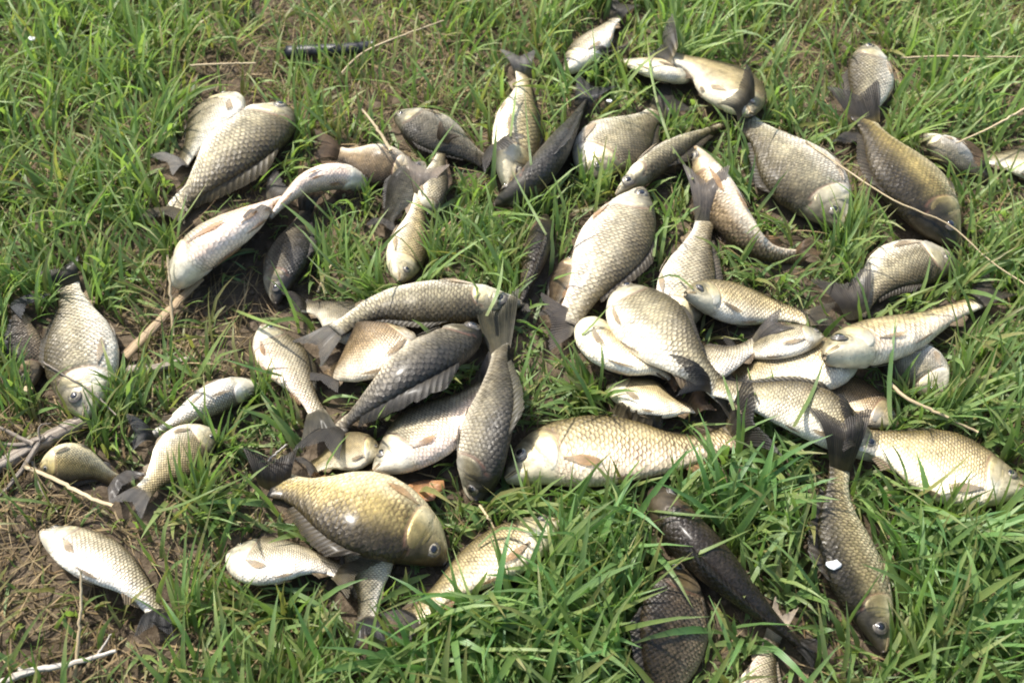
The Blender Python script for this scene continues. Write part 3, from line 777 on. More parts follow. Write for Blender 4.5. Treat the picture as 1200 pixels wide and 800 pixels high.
# label, centre line from snout to tail root in photo pixels, width, side of the back, then the rest
B = 'blk'
DK = (.052, .045, .036)
OL = (.10, .085, .05)
GR = (.20, .19, .175)
BR = (.17, .115, .07)
FISH = [
    # upper left
    ('small silvery fish half hidden behind the big scaly one at upper left', [(276, 112), (250, 136), (228, 168), (213, 192)], 52, (-1, -1), 'silver', dict(roll=-20, tail=(182, 206), tcol=GR)),
    ('big grey gold fish lying diagonally at upper left, long back fin spread below', [(334, 128), (303, 150), (262, 183), (226, 222), (203, 252)], 80, (1, 1), 'silver', dict(roll=6, tail=(190, 276), tcol=OL, dfin=.75, spread=.35)),
    ('small dark grey fish pointing its head down at bare soil', [(323, 356), (328, 325), (341, 285), (360, 245)], 52, (1, .2), 'slate', dict(roll=22, tail=(372, 222), eye='dark', dk=.7)),
    ('pale pinkish slender fish with its head at the brown reed and orange belly fins', [(206, 333), (234, 294), (282, 262), (324, 236)], 54, (-1, -1), 'pale', dict(roll=-42, tail=(350, 216), blush=.8, fins='orange')),
    ('curved cream belly of a slim fish crossing over the pale pinkish one', [(432, 216), (395, 207), (358, 215), (332, 237), (316, 256)], 34, (-1, -1), 'pale', dict(roll=-62, tail=(279, 303), tcol=GR, spread=.12, blush=.7, fins='orange')),
    # group at upper centre
    ('bright white bellied fish with its head under the long slate dark fish', [(597, 224), (601, 186), (608, 145), (614, 108), (612, 86)], 60, (1, 0), 'palegold', dict(roll=-34, tail=(606, 62), tcol=GR)),
    ('pale brown fish with a dark brown tail pointing left towards the grass', [(488, 205), (458, 194), (426, 186), (396, 180)], 54, (-.3, 1), 'brown', dict(roll=-22, lift=.002, tail=(358, 178), tcol=BR)),
    ('grey scaly fish slanting down right, its tail touching the white bellied fish', [(462, 134), (492, 146), (532, 169), (572, 192)], 54, (-1, 1), 'grey', dict(roll=5, tail=(606, 208), tcol=DK, dfin=.3)),
    ('dark silver fish mostly buried beneath the small cream fish with ringed eye', [(497, 190), (483, 210), (466, 236), (452, 262)], 48, (-1, 0), 'grey', dict(roll=20, tail=(446, 280), eye='dark')),
    ('narrow silver fish standing on end with a brown tail over the grey scaly fish', [(500, 258), (506, 228), (512, 200), (518, 176)], 40, (1, 0), 'silver', dict(roll=0, tail=(532, 158), tcol=BR)),
    ('small cream fish, ringed eye at the bottom and brownish fanned tail above', [(468, 330), (474, 302), (484, 268), (494, 228)], 52, (1, .2), 'palegold', dict(roll=-20, tail=(505, 186), tcol=(.3, .25, .2), spread=.5)),
    ('long slate dark fish lying on its belly with a forked tail pointing up right', [(580, 240), (610, 222), (640, 192), (664, 156), (684, 122)], 38, (1, 1), 'slate', dict(roll=66, tail=(704, 96), tcol=(.05, .05, .052), troll=10, spread=.55, fins='dark', dk=.4)),
    ('short plump silver fish with dark tail, grass hiding its lower left', [(690, 212), (706, 182), (738, 154), (772, 131)], 76, (1, 1), 'silver', dict(roll=8, tail=(806, 116), tcol=DK)),
    ('thin tin grey fish beside the plump silver one, tail resting on another tail', [(722, 230), (764, 194), (808, 165), (850, 146)], 30, (1, 1), 'silver', dict(roll=15, tail=(884, 132), tcol=DK, spread=.2)),
    ('small white fish at the top edge of the picture, tail pointing up', [(662, 86), (684, 62), (705, 39), (722, 22)], 38, (-1, -1), 'pale', dict(roll=-20, tail=(738, 4))),
    ('creamy fish lying level in grass behind the smooth oval one', [(808, 92), (780, 82), (752, 76), (726, 70)], 50, (0, -1), 'palegold', dict(roll=-30, tail=(708, 68))),
    ('smooth oval cream fish near the top of the picture, hardly any scales showing', [(880, 134), (858, 108), (826, 86), (786, 66)], 60, (1, -1), 'palegold', dict(roll=-8, tail=(760, 50), fins='pale', scale_k=.7)),
    ('big scaly grey brown fish sloping down right with its head lost in grass', [(990, 268), (968, 238), (936, 200), (902, 166), (872, 142)], 88, (-1, 1), 'silver', dict(roll=4, tail=(848, 116), tcol=DK, dfin=.5)),
    # upper right
    ('silver fish with its head up, dark snout near the top right', [(1019, 54), (1018, 84), (1013, 120), (1004, 162)], 60, (-1, 0), 'silver', dict(roll=8, tail=(998, 190))),
    ('grey scaly fish tucked under the dark headed one, black tail fanned up left', [(1118, 306), (1080, 306), (1046, 316), (1020, 340), (1002, 368)], 62, (1, 1), 'silver', dict(roll=6, tail=(976, 316), tcol=DK, spread=.55)),
    ('large golden olive fish with black glossy head under a straw', [(1120, 290), (1098, 258), (1068, 216), (1036, 172), (1012, 140)], 82, (-1, 1), 'gold', dict(roll=21, tail=(988, 106), tcol=DK, spread=.34, eye='dark', fins='dark', dk=1.0)),
    ('cream bellied fish half sunk in grass at the upper right edge', [(1082, 158), (1106, 174), (1130, 192), (1156, 210)], 38, (-1, 1), 'pale', dict(roll=-30, tail=(1086, 214), tail_len=.2)),
    ('small silver fish running out of the right edge of the picture, tail to the left', [(1246, 198), (1212, 192), (1178, 188), (1150, 186)], 44, (0, -1), 'silver', dict(roll=0, tail=(1104, 194), tcol=BR)),
    # right hand pile
    ('dim scaly fish deep in the right hand pile, brown fin and white jaw showing', [(1052, 498), (1018, 478), (978, 458), (930, 446)], 60, (0, -1), 'brown', dict(roll=0, tail=(900, 440))),
    ('bright white headed fish below the long one, its dark eye just above the grass', [(1102, 466), (1082, 438), (1050, 414), (1010, 410)], 62, (-.6, 1), 'pale', dict(roll=-12, tail=(985, 420), eye='dark')),
    ('golden scaled fish with a white belly in the middle of the right hand pile', [(1004, 420), (960, 422), (906, 430), (856, 446)], 74, (0, -1), 'palegold', dict(roll=-14, tail=(826, 452))),
    ('little silver head with a clear round eye peeping out beside the pile', [(964, 394), (934, 396), (898, 405), (864, 420)], 42, (0, -1), 'silver', dict(roll=-5, tail=(840, 420))),
    ('cream fish below the pile whose brown tail end points right', [(712, 454), (748, 462), (784, 474), (812, 478)], 48, (0, -1), 'palegold', dict(roll=-25, tail=(836, 470), tcol=BR)),
    ('pale curved yellowish fish at the left rim of the right hand pile', [(700, 376), (708, 402), (736, 420), (764, 428), (790, 444)], 46, (1, -1), 'palegold', dict(roll=-35, tail=(812, 456), tcol=BR, fins='pale')),
    ('brown bellied fish bent like a banana, tail curving right', [(815, 172), (835, 216), (862, 262), (898, 294), (938, 302)], 56, (-1, 1), 'brown', dict(roll=-46, tail=(962, 294), tcol=(.13, .085, .045), spread=.15, blush=.12, fins='orange')),
    ('bright silver fish with a tall grey tail fin over the brown bellied one', [(786, 398), (797, 360), (811, 310), (827, 258)], 76, (1, 0), 'pale', dict(roll=6, tail=(824, 194), tcol=(.16, .14, .12), spread=.28)),
    ('small brown scaled fish peeking out left of the big bright one', [(672, 300), (662, 322), (652, 346), (646, 368)], 34, (-1, 0), 'brown', dict(roll=0, tail=(642, 384))),
    ('short silver tail end with a grey fin wedged in the middle of the pile', [(786, 396), (812, 424), (850, 421), (888, 402)], 50, (0, -1), 'pale', dict(roll=0, tail=(924, 392), tcol=(.12, .11, .10), spread=.2, troll=0, drop=.2)),
    ('large round white flanked fish with a dark ridge along its right side', [(726, 338), (752, 372), (796, 414), (846, 458)], 92, (1, -.6), 'silver', dict(roll=12, tail=(872, 480), dfin=.28)),
    ('small olive silver fish on top of the pile with a bulging dark eye', [(803, 344), (838, 350), (892, 361), (950, 373)], 55, (0, -1), 'palegold', dict(roll=6, tail=(990, 374), tcol=(.08, .07, .05), eye='dark', spread=.22)),
    ('dark brown slim fish standing nearly edge on in grass left of the big bright one', [(640, 252), (632, 284), (620, 324), (608, 364)], 32, (1, 0), 'dark', dict(roll=72, tail=(604, 384), fins='dark')),
    ('big bright fish in the centre with its snout up and dark tail to the left', [(754, 222), (732, 262), (702, 314), (680, 350), (664, 378)], 92, (1, .5), 'pale', dict(roll=8, tail=(624, 386), tcol=(.11, .095, .08), spread=.75, blush=.25, fins='orange')),
    ('long pale fish lying across the right of the pile, dark tail tip up right', [(966, 418), (1006, 406), (1070, 386), (1112, 368), (1144, 354)], 62, (-.2, -1), 'palegold', dict(roll=-20, tail=(1180, 334), tcol=DK, spread=.3, eye='dark', blush=.3)),
    ('ash silver fish with a black tail laid on a yellowish neighbour', [(1036, 540), (990, 508), (940, 480), (880, 464), (832, 452)], 66, (0, -1), 'silver', dict(roll=12, tail=(780, 442), tcol=(.014, .014, .015), spread=.26, drop=.2, scale_k=.8)),
    ('fat shining fish at the right edge with a blue rimmed eye', [(1202, 572), (1152, 560), (1092, 542), (1040, 524), (1000, 512)], 88, (0, -1), 'palegold', dict(roll=-4, tail=(974, 500), tcol=DK, dfin=.4)),
    ('fish with a white scrap on its dark back, head down at lower right', [(1036, 764), (1018, 706), (994, 646), (982, 594), (984, 546)], 71, (-1, 0), 'olive', dict(roll=18, tail=(970, 482), tcol=DK, spread=.55, eye='dark', dk=.75)),
    ('biggest pale fish lying level in the middle, orange belly fins and dark ragged tail', [(592, 562), (642, 534), (716, 524), (798, 528), (858, 512)], 88, (0, -1), 'palegold', dict(roll=-6, tail=(906, 486), tcol=(.045, .040, .036), spread=.62, blush=.55, dfin=.55, fins='orange')),
    # left pile
    ('wedge of a yellowish fish head pinned behind the golden fish', [(448, 530), (424, 528), (396, 534), (366, 548)], 50, (0, -1), 'palegold', dict(roll=-5, tail=(352, 556))),
    ('light pink bellied fish between the long dark one and the golden fish', [(438, 552), (478, 524), (526, 488), (572, 450)], 72, (-1, -1), 'pale', dict(roll=-18, tail=(596, 430), blush=.55, fins='orange')),
    ('olive scaled fish under the tail of the level silver one', [(444, 398), (414, 382), (382, 364), (356, 358)], 56, (-.2, -1), 'grey', dict(roll=0, tail=(330, 366), tcol=DK)),
    ('bronze brown fish squeezed between two longer fish at left centre', [(482, 392), (448, 402), (414, 420), (384, 446)], 72, (-1, -.6), 'brown', dict(roll=-14, tail=(370, 464))),
    ('pinkish white fish with orange fins and an olive tail at left centre', [(308, 382), (322, 408), (348, 446), (372, 484)], 58, (1, -.4), 'pale', dict(roll=-14, tail=(382, 540), tcol=(.07, .065, .045), blush=.55, spread=.3, fins='orange')),
    ('level silver fish with a smoky tail hanging over the pinkish white one', [(612, 356), (560, 354), (500, 354), (440, 362), (392, 388)], 60, (0, 1), 'silver', dict(roll=8, tail=(352, 418), tcol=(.14, .13, .11), spread=.38, dfin=.35)),
    ('long dark grey scaly fish lying diagonally, black back fin along its lower side', [(562, 388), (522, 408), (472, 438), (424, 478), (394, 508)], 64, (1, 1), 'slate', dict(roll=14, tail=(366, 548), tcol=(.06, .055, .045), dfin=.7, eye='dark', spread=.35, fins='dark', dk=.8)),
    ('olive grey fish standing head down beside the level pale one, tail at the top', [(558, 588), (564, 530), (578, 470), (586, 408)], 66, (1, 0), 'grey', dict(roll=38, tail=(578, 346), tcol=(.085, .08, .05), spread=.3, eye='dark', fins='grey', dk=.8)),
    # lower left
    ('bright white peduncle with a black tail sticking out below the golden fish', [(432, 596), (432, 636), (432, 684), (430, 726)], 66, (-1, 0), 'pale', dict(roll=0, tail=(436, 770), tcol=(.02, .02, .02), spread=.22, sink=.45)),
    ('pale fish with its head left, lying under the golden one', [(268, 650), (306, 655), (356, 656), (400, 668)], 58, (0, -1), 'pale', dict(roll=-30, tail=(436, 686), tcol=OL, spread=.45)),
    ('golden fish with big round eye and clear scales in the lower left middle', [(523, 660), (486, 628), (430, 600), (368, 580), (322, 566)], 112, (-.5, 1), 'gold', dict(roll=10, tail=(322, 540), tcol=DK, tail_len=.16, dfin=.7, dk=.7, scale_k=1.22, fins='orange')),
    ('cream fish half under grass at the lower centre with two orange fins', [(656, 610), (604, 640), (546, 674), (482, 726)], 66, (-1, -1), 'palegold', dict(roll=-24, tail=(456, 748), blush=.3, fins='orange')),
    ('thin white bellied fish at left pointing away right with a round grey tail', [(302, 450), (262, 462), (218, 486), (178, 512)], 44, (1, 1), 'pale', dict(roll=-66, tail=(146, 518), tcol=(.10, .10, .10), spread=.75)),
    ('white bellied fish with two tan fins beside bare ground at lower left', [(48, 624), (92, 640), (148, 676), (188, 720)], 62, (1, -1), 'pale', dict(roll=-38, tail=(184, 762), tcol=(.02, .02, .02), spread=.25)),
    ('yellow headed small fish at left below the driftwood', [(48, 546), (78, 542), (108, 548), (136, 564)], 52, (0, 1), 'gold', dict(roll=-30, tail=(160, 588), tcol=(.10, .09, .08), spread=.6, fins='grey')),
    ('creamy yellow fish with one black spot, tail over the yellow headed one', [(256, 506), (224, 522), (194, 548), (168, 576)], 64, (1, 1), 'palegold', dict(roll=-20, tail=(142, 612), tcol=(.16, .15, .135), spread=.42)),
    ('dark olive fish with a bluish fin in grass at the left edge', [(30, 460), (34, 428), (28, 392), (18, 358)], 50, (-1, 0), 'dark', dict(roll=20, tail=(44, 366), tail_len=.3, tcol=(.07, .075, .085))),
    ('broad silver fish with yellow cheek, head down at the left edge', [(98, 492), (99, 452), (96, 406), (88, 362), (78, 332)], 100, (-1, 0), 'silver', dict(roll=2, tail=(70, 312), tail_len=.1, fins='pale')),
    # bottom
    ('torn white fish mostly hidden under the black fish at the bottom edge', [(874, 890), (882, 838), (893, 790), (905, 748)], 60, (1, 0), 'pale', dict(roll=0, tail=(922, 704), tcol=(.55, .46, .36), spread=.12, blush=.8)),
    ('dark brown scaly fish cut off by the bottom edge', [(792, 652), (794, 696), (788, 750), (776, 808), (764, 860)], 86, (-1, 0), 'dark', dict(roll=24, tail=(756, 900), eye='dark', fins='dark')),
    ('long black brown fish on its belly, slanting towards the bottom edge', [(764, 572), (800, 622), (858, 682), (904, 726), (940, 758)], 58, (-1, 1), 'dark', dict(roll=60, tail=(968, 784), tcol=(.02, .018, .015), eye='dark', fins='dark')),
]
SHAPES = []
for k, (lab, pts, W, dors, pal, kw) in enumerate(FISH):
    r_, s_ = make_fish(lab, pts, W, dors, pal, seed=k, **kw)
    SHAPES.append((r_, s_))

# ------------------------------------------------------------------ ground sheet
dense_x = np.arange(-1.2, 1.2001, .008); dense_y = np.arange(-.9, 1.6001, .008)
xs = np.concatenate([[-60, -20, -8, -4, -2.5, -1.6], dense_x, [1.6, 2.5, 4, 8, 20, 60]])
ys = np.concatenate([[-60, -20, -8, -4, -2, -1.3], dense_y, [2.1, 3, 5, 9, 20, 60]])
GYm, GXm = np.meshgrid(ys, xs, indexing='ij')
gz = ground_z(GXm, GYm)
pp3 = np.stack([GXm, GYm, np.zeros_like(GXm)], -1)
near = (np.abs(GXm) < 1.21) & (GYm > -.91) & (GYm < 1.61)
rr = rng.random(GXm.shape)
gz = np.where(near, gz + .0022 * vnoise(pp3, 60, 1) + .0014 * vnoise(pp3, 170, 2) + (rr ** 6) * .0035, gz)
gv = np.stack([GXm, GYm, gz], -1).reshape(-1, 3)
g = link('ground', make_mesh('ground', gv, grid_quads(len(ys), len(xs)), mat=SOIL))
tag(g, 'dark brown damp soil showing between the grass blades', None, None, 'structure')

# ------------------------------------------------------------------ grass
# pixel circles: x, y, radius, density factor, dryness 0..1, blade size
ZONES = [
    (275, 350, 95, .05, .6, .6), (235, 300, 55, .2, .5, .6), (300, 400, 50, .12, .5, .7), (275, 225, 60, .12, .4, .7), (200, 390, 50, .3, .6, .7),
    (30, 700, 120, .08, .9, .55), (60, 650, 90, .12, .9, .5), (100, 770, 100, .2, .9, .55), (20, 560, 100, .2, .95, .55), (20, 470, 80, .3, .9, .6), (120, 600, 60, .35, .9, .6),
    (110, 760, 110, .3, .9, .55), (220, 680, 90, .45, .9, .6), (160, 410, 70, .35, .8, .65), (290, 760, 60, .6, .6, .8),
    (275, 100, 75, .25, .9, .65), (420, 90, 100, .4, .85, .7), (520, 100, 90, .5, .75, .75), (440, 20, 100, .55, .75, .75), (600, 30, 60, .6, .6, .8), (80, 180, 40, .5, .7, .8),
    (400, 240, 60, .6, .5, .8), (440, 300, 50, .8, .3, 1.0), (360, 230, 30, .4, .5, .8), (290, 260, 60, .3, .4, .7),
    (1130, 240, 60, .5, .7, .85), (960, 50, 80, .5, .7, .75), (1180, 20, 60, .6, .6, .8), (930, 760, 60, .35, .4, .9), (990, 190, 40, .5, .3, .8),
    (510, 580, 40, .4, .7, .8), (850, 390, 40, .2, .4, .7), (570, 290, 60, 1.1, .1, 1.0), (1000, 780, 60, .6, .4, .9),
    (640, 720, 170, 1.25, .05, 1.5), (860, 590, 120, 1.2, .05, 1.35), (1120, 660, 130, 1.15, .1, 1.25), (660, 440, 80, 1.2, .05, 1.25),
    (250, 560, 70, 1.1, .1, 1.05), (1120, 400, 90, 1.1, .1, 1.1),
]


def zone(px):
    d = np.ones(len(px)); dry = np.full(len(px), .16); size = np.ones(len(px))
    for (x, y, r, f, dr, sz) in ZONES:
        w = np.exp(-(((px[:, 0] - x) ** 2 + (px[:, 1] - y) ** 2) / (r * r * .85)) ** 1.5)
        d = d * (1 - w) + f * w; dry = dry * (1 - w) + dr * w; size = size * (1 - w) + sz * w
    return d, dry, size


ROWS = 6


def blade_lines(root, az, el0, curl, ln, droop=0.0):
    t = np.linspace(0, 1, ROWS)[None, :]
    el = el0[:, None] - curl[:, None] * t ** 1.3
    ds = ln[:, None] / (ROWS - 1)
    dx = np.cos(el) * ds; dzz = np.sin(el) * ds
    X = np.concatenate([np.zeros((len(ln), 1)), np.cumsum(dx[:, :-1], 1)], 1)
    Z = np.concatenate([np.zeros((len(ln), 1)), np.cumsum(dzz[:, :-1], 1)], 1)
    aa = az[:, None]
    return np.stack([root[:, 0:1] + X * np.cos(aa), root[:, 1:2] + X * np.sin(aa), root[:, 2:3] + Z], -1)


def hits(Pl, skip=1):
    """share of samples that lie inside a fish, and share that hide a fish from the photographer"""
    q = Pl[:, skip:]
    i, j = cell(q[..., 0], q[..., 1])
    ins = (q[..., 2] < TOP[i, j] + .0006) & (q[..., 2] > BOT[i, j] - .003)
    pp, dd = to_px(q.reshape(-1, 3))
    u = np.clip((pp[:, 0] / 4 + 40).astype(int), 0, 379); v = np.clip((pp[:, 1] / 4 + 40).astype(int), 0, 279)
    oc = (dd < DEPTH[v, u]) & (DEPTH[v, u] < 90)
    return ins.mean(1), oc.reshape(q.shape[:2]).mean(1)


def ribbon_mesh(name, Pl, width, cols, mat, twist=None, fold=.22, wexp=2.0):
    """Pl N x R x 3 centre lines -> folded ribbons, three vertices across"""
    n, r, _ = Pl.shape
    T = np.gradient(Pl, axis=1); T /= np.linalg.norm(T, axis=2)[..., None] + 1e-9
    side = np.cross(T, np.array([0, 0, 1.0])); sl = np.linalg.norm(side, axis=2)[..., None]
    rnd_ = rng.uniform(0, 6.28, n)
    alt = np.stack([np.cos(rnd_), np.sin(rnd_), np.zeros(n)], -1)[:, None, :] * np.ones((1, r, 1))
    side = np.where(sl > .12, side / (sl + 1e-9), alt)
    side0 = side.mean(1, keepdims=True); side = side * .4 + side0 * .6
    nrm = np.cross(side, T); nrm /= np.linalg.norm(nrm, axis=2)[..., None] + 1e-9
    tw = (rng.normal(0, .5, (n, 1)) + rng.normal(0, .7, (n, 1)) * np.linspace(0, 1, r)[None]) if twist is None else np.full((n, r), 1.0) * twist
    S = side * np.cos(tw)[..., None] + nrm * np.sin(tw)[..., None]
    Nn = nrm * np.cos(tw)[..., None] - side * np.sin(tw)[..., None]
    t = np.linspace(0, 1, r)[None]
    w = width[:, None] * .5 * (.62 + .38 * np.sin(np.clip(t * 2.2, 0, 1.57))) * (1 - t ** wexp * .96)
    V = np.stack([Pl - S * w[..., None], Pl - Nn * (w * fold)[..., None], Pl + S * w[..., None]], 2)
    base = (np.arange(n) * r * 3)[:, None, None]
    i = np.arange(r - 1)[None, :, None]; k = np.arange(2)[None, None, :]
    a = base + i * 3 + k
    q = np.stack([a, a + 1, a + 4, a + 3], -1).reshape(-1, 4)
    uv = np.zeros((n, r, 3, 2)); uv[..., 0, 0] = 0; uv[..., 1, 0] = .5; uv[..., 2, 0] = 1; uv[..., 1] = np.linspace(0, 1, r)[None, :, None]
    c = np.repeat(cols[:, :, None, :], 3, 2)
    return make_mesh(name, V.reshape(-1, 3), q, mat=mat, cols=c.reshape(-1, 3), uv=uv.reshape(-1, 2))


def scatter(n_tuft, per, spread, x0=-1.0, x1=1.0, y0=-.6, y1=1.0):
    tx = rng.uniform(x0, x1, n_tuft); ty = rng.uniform(y0, y1, n_tuft)
    k = rng.poisson(per, n_tuft) + 1
    ti = np.repeat(np.arange(n_tuft), k)
    r = np.abs(rng.normal(0, spread, len(ti))); a = rng.uniform(0, 6.283, len(ti))
    x = tx[ti] + r * np.cos(a); y = ty[ti] + r * np.sin(a)
    return np.stack([x, y, ground_z(x, y) - .001], -1), a, ti


def keep_by_zone(root):
    px, dz = to_px(root)
    d, dry, size = zone(px)
    inv = (px[:, 0] > -120) & (px[:, 0] < 1320) & (px[:, 1] > -160) & (px[:, 1] < 1000) & (dz > .1)
    d = np.where(inv, d, .5)
    return px, d, dry, size, inv


def blade_colours(n, px, dry, kind='green'):
    t = np.linspace(0, 1, ROWS)[None, :, None]
    if kind == 'green':
        A_ = np.array([.148, .238, .068]); B_ = np.array([.235, .290, .100]); C_ = np.array([.086, .190, .082])
        u = rng.random((n, 1)); v = rng.random((n, 1))
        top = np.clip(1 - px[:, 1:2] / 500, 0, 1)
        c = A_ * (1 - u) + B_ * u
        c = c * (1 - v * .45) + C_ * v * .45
        c = c * (1 - top * .35) + np.array([.20, .27, .09]) * top * .45; c = c * (1.04 + .14 * top)  # sun glow and haze painted in: blades lighter, yellower towards top of view
        c = c * rng.uniform(.75, 1.25, (n, 1))
        c = c[:, None, :] * (np.ones((1, ROWS, 1)))
        base = np.array([.20, .19, .085]); tip = np.array([.26, .22, .085])
        wb = np.clip(1 - t * 3.5, 0, 1) * .6
        c = c * (1 - wb) + base * wb
        td = (rng.random((n, 1, 1)) < (.15 + dry[:, None, None] * .5)) * np.clip((t - .55) * 2.4, 0, 1) * .8
        c = c * (1 - td) + tip * td
        allv = (rng.random((n, 1, 1)) < dry[:, None, None] * .45)
        dc = np.array([.25, .21, .09]) * rng.uniform(.7, 1.2, (n, 1, 1))
        c = np.where(allv, c * .35 + dc * .65, c)
    else:
        u = rng.random((n, 1))
        c = np.array([.34, .265, .15]) * (1 - u) + np.array([.17, .115, .06]) * u
        c = c * rng.uniform(.6, 1.25, (n, 1))
        c = c[:, None, :] * np.ones((1, ROWS, 1))
    return np.clip(c, .005, .9)


def grow(name, label, n_tuft, per, spread, len_rng, wid_rng, el_rng, curl_rng, occ_keep, mat, kind='green', stick=0, zmode=True):
    root, a, ti = scatter(n_tuft, per, spread)
    px, d, dry, size, inv = keep_by_zone(root)
    if kind == 'green':
        keep = rng.random(len(root)) < np.clip(d, 0, 1.3) / 1.3
    else:
        keep = rng.random(len(root)) < np.clip(.22 + dry * 1.1, 0, 1) * np.where(inv, 1, .3)
        size = np.ones(len(root))
    i, j = cell(root[:, 0], root[:, 1])
    under = (TOP[i, j] > 0)
    keep &= ~(under & (BOT[i, j] < root[:, 2] + .02))
    root, a, ti, px, dry, size = root[keep], a[keep], ti[keep], px[keep], dry[keep], size[keep]
    n = len(root)
    taz = rng.normal(1.1, .8, n_tuft)[ti]      # each tuft leans its own way
    az = a + rng.normal(0, .5, n)
    ax = np.cos(az) + .8 * np.cos(taz); ay = np.sin(az) + .8 * np.sin(taz)
    az = np.arctan2(ay, ax)
    el0 = rng.uniform(*el_rng, n); curl = rng.uniform(*curl_rng, n)
    ln = rng.uniform(*len_rng, n) * (.55 + .45 * size) * rng.choice([1, .7, .5], n, p=[.5, .3, .2])
    w = rng.uniform(*wid_rng, n) * (.5 + .5 * size) * (1 + .3 * np.clip((px[:, 1] - 350) / 450, 0, 1))
    Pl = blade_lines(root, az, el0, curl, ln)
    for step in range(3):
        ins, oc = hits(Pl)
        bad = (ins > 0) | ((oc > .12) & (rng.random(n) > occ_keep))
        if step == 0:
            az2 = np.where(bad, az + math.pi + rng.normal(0, .7, n), az); ln2 = np.where(bad, ln * .8, ln)
            el2 = np.where(bad, el0 * .85, el0)
            Pl = blade_lines(root, az2, el2, curl, ln2); az, ln = az2, ln2
        elif step == 1:
            ln = np.where(bad, ln * .45, ln)
            Pl = blade_lines(root, az, el2, curl, ln)
    ins, oc = hits(Pl)
    ok = (ins == 0) & ((oc < .12) | (rng.random(n) < occ_keep))
    Pl, w, px, dry = Pl[ok], w[ok], px[ok], dry[ok]
    Pl[:, 1:, :2] += np.cumsum(rng.normal(0, .0007, Pl[:, 1:, :2].shape), 1)
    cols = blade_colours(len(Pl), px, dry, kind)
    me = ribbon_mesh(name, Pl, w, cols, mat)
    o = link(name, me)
    tag(o, label, None, None, 'stuff')
    return o


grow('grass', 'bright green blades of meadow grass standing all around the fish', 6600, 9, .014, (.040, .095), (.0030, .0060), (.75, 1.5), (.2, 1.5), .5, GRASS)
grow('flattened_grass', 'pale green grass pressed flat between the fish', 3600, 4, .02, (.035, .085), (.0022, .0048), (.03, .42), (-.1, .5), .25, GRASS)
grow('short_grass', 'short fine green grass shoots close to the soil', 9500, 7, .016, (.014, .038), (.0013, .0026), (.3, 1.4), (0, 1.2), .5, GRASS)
grow('dry_grass', 'tangled tan and brown dead grass litter lying on the soil', 11500, 6, .03, (.02, .075), (.0007, .0020), (.02, .6), (0, .8), .3, STRAW, kind='dry')

# tufts that stand in front of fish: pixel centre, radius, number of blades, length in metres
TUFTS = [(985, 290, 26, 34, .055), (1000, 272, 14, 14, .05), (345, 162, 20, 24, .05), (325, 150, 14, 10, .04), (50, 352, 20, 22, .055), (110, 350, 18, 18, .05), (72, 330, 20, 14, .04), (20, 470, 30, 30, .06), (10, 420, 16, 16, .06), (690, 95, 22, 18, .05),
         (735, 92, 18, 16, .05), (770, 100, 20, 14, .05), (668, 70, 16, 10, .05), (1100, 222, 34, 14, .045), (1172, 218, 26, 8, .045), (1140, 190, 22, 5, .04), (690, 225, 22, 22, .045),
         (735, 226, 14, 14, .04), (650, 640, 24, 26, .06), (700, 690, 60, 46, .075), (500, 740, 34, 26, .05), (600, 366, 18, 14, .045), (302, 462, 18, 16, .045), (430, 226, 16, 14, .035),
         (640, 262, 26, 18, .05), (605, 250, 16, 14, .04), (118, 506, 18, 14, .045), (1060, 470, 22, 20, .04), (1110, 480, 20, 22, .05), (1040, 505, 16, 12, .03), (900, 492, 26, 18, .04),
         (860, 478, 16, 10, .035), (690, 460, 20, 18, .045), (722, 480, 12, 8, .03), (790, 585, 30, 16, .05), (720, 590, 24, 16, .05), (620, 590, 18, 10, .04), (1105, 605, 30, 18, .05),
         (1180, 600, 24, 14, .05), (240, 580, 24, 22, .05), (215, 720, 22, 22, .06), (275, 690, 20, 14, .045), (120, 480, 20, 22, .05), (150, 470, 20, 18, .05), (960, 250, 20, 12, .04),
         (370, 790, 60, 40, .06), (860, 640, 20, 10, .06), (760, 720, 16, 10, .05), (1062, 760, 26, 18, .05), (1000, 320, 20, 12, .04), (780, 160, 18, 14, .04), (1130, 330, 26, 22, .05),
         (985, 160, 14, 10, .04), (360, 86, 26, 14, .045), (420, 80, 22, 14, .045), (850, 160, 16, 12, .04), (548, 345, 14, 8, .035), (220, 520, 16, 10, .04), (1010, 170, 12, 10, .04), (200, 290, 18, 14, .045), (252, 520, 18, 16, .045), (24, 400, 26, 18, .05), (155, 258, 20, 20, .05),
         (345, 320, 14, 6, .03), (400, 300, 20, 14, .05), (520, 300, 22, 20, .05), (560, 300, 22, 20, .05), (590, 320, 18, 16, .05)]
tr_, tl_, tx_ = [], [], []
for (x, y, r, n_, ln_) in TUFTS:
    n_ = int(n_ * 1.5); ln_ = ln_ * 1.1
    c = ray_to(x + rng.normal(0, r * .55, n_), y + r * .3 + rng.normal(0, r * .4, n_), np.full(n_, .003))
    c[:, 2] = ground_z(c[:, 0], c[:, 1])
    tr_.append(c); tl_.append(np.full(n_, ln_) * rng.uniform(.6, 1.15, n_))
tr_ = np.vstack(tr_); tl_ = np.concatenate(tl_)
n_ = len(tr_)
az_ = rng.normal(1.35, .9, n_)
Pl = blade_lines(tr_, az_, rng.uniform(.8, 1.5, n_), rng.uniform(.1, 1.3, n_), tl_)
ins, oc = hits(Pl)
for _ in range(4):
    bad = ins > 0
    az_ = np.where(bad, rng.uniform(0, 6.28, n_), az_)
    Pl2 = blade_lines(tr_, az_, rng.uniform(.9, 1.5, n_), rng.uniform(.0, .8, n_), tl_ * .9)
    Pl = np.where(bad[:, None, None], Pl2, Pl)
    ins, oc = hits(Pl)
Pl = Pl[ins == 0]
hp_, _ = to_px(Pl[:, 0])
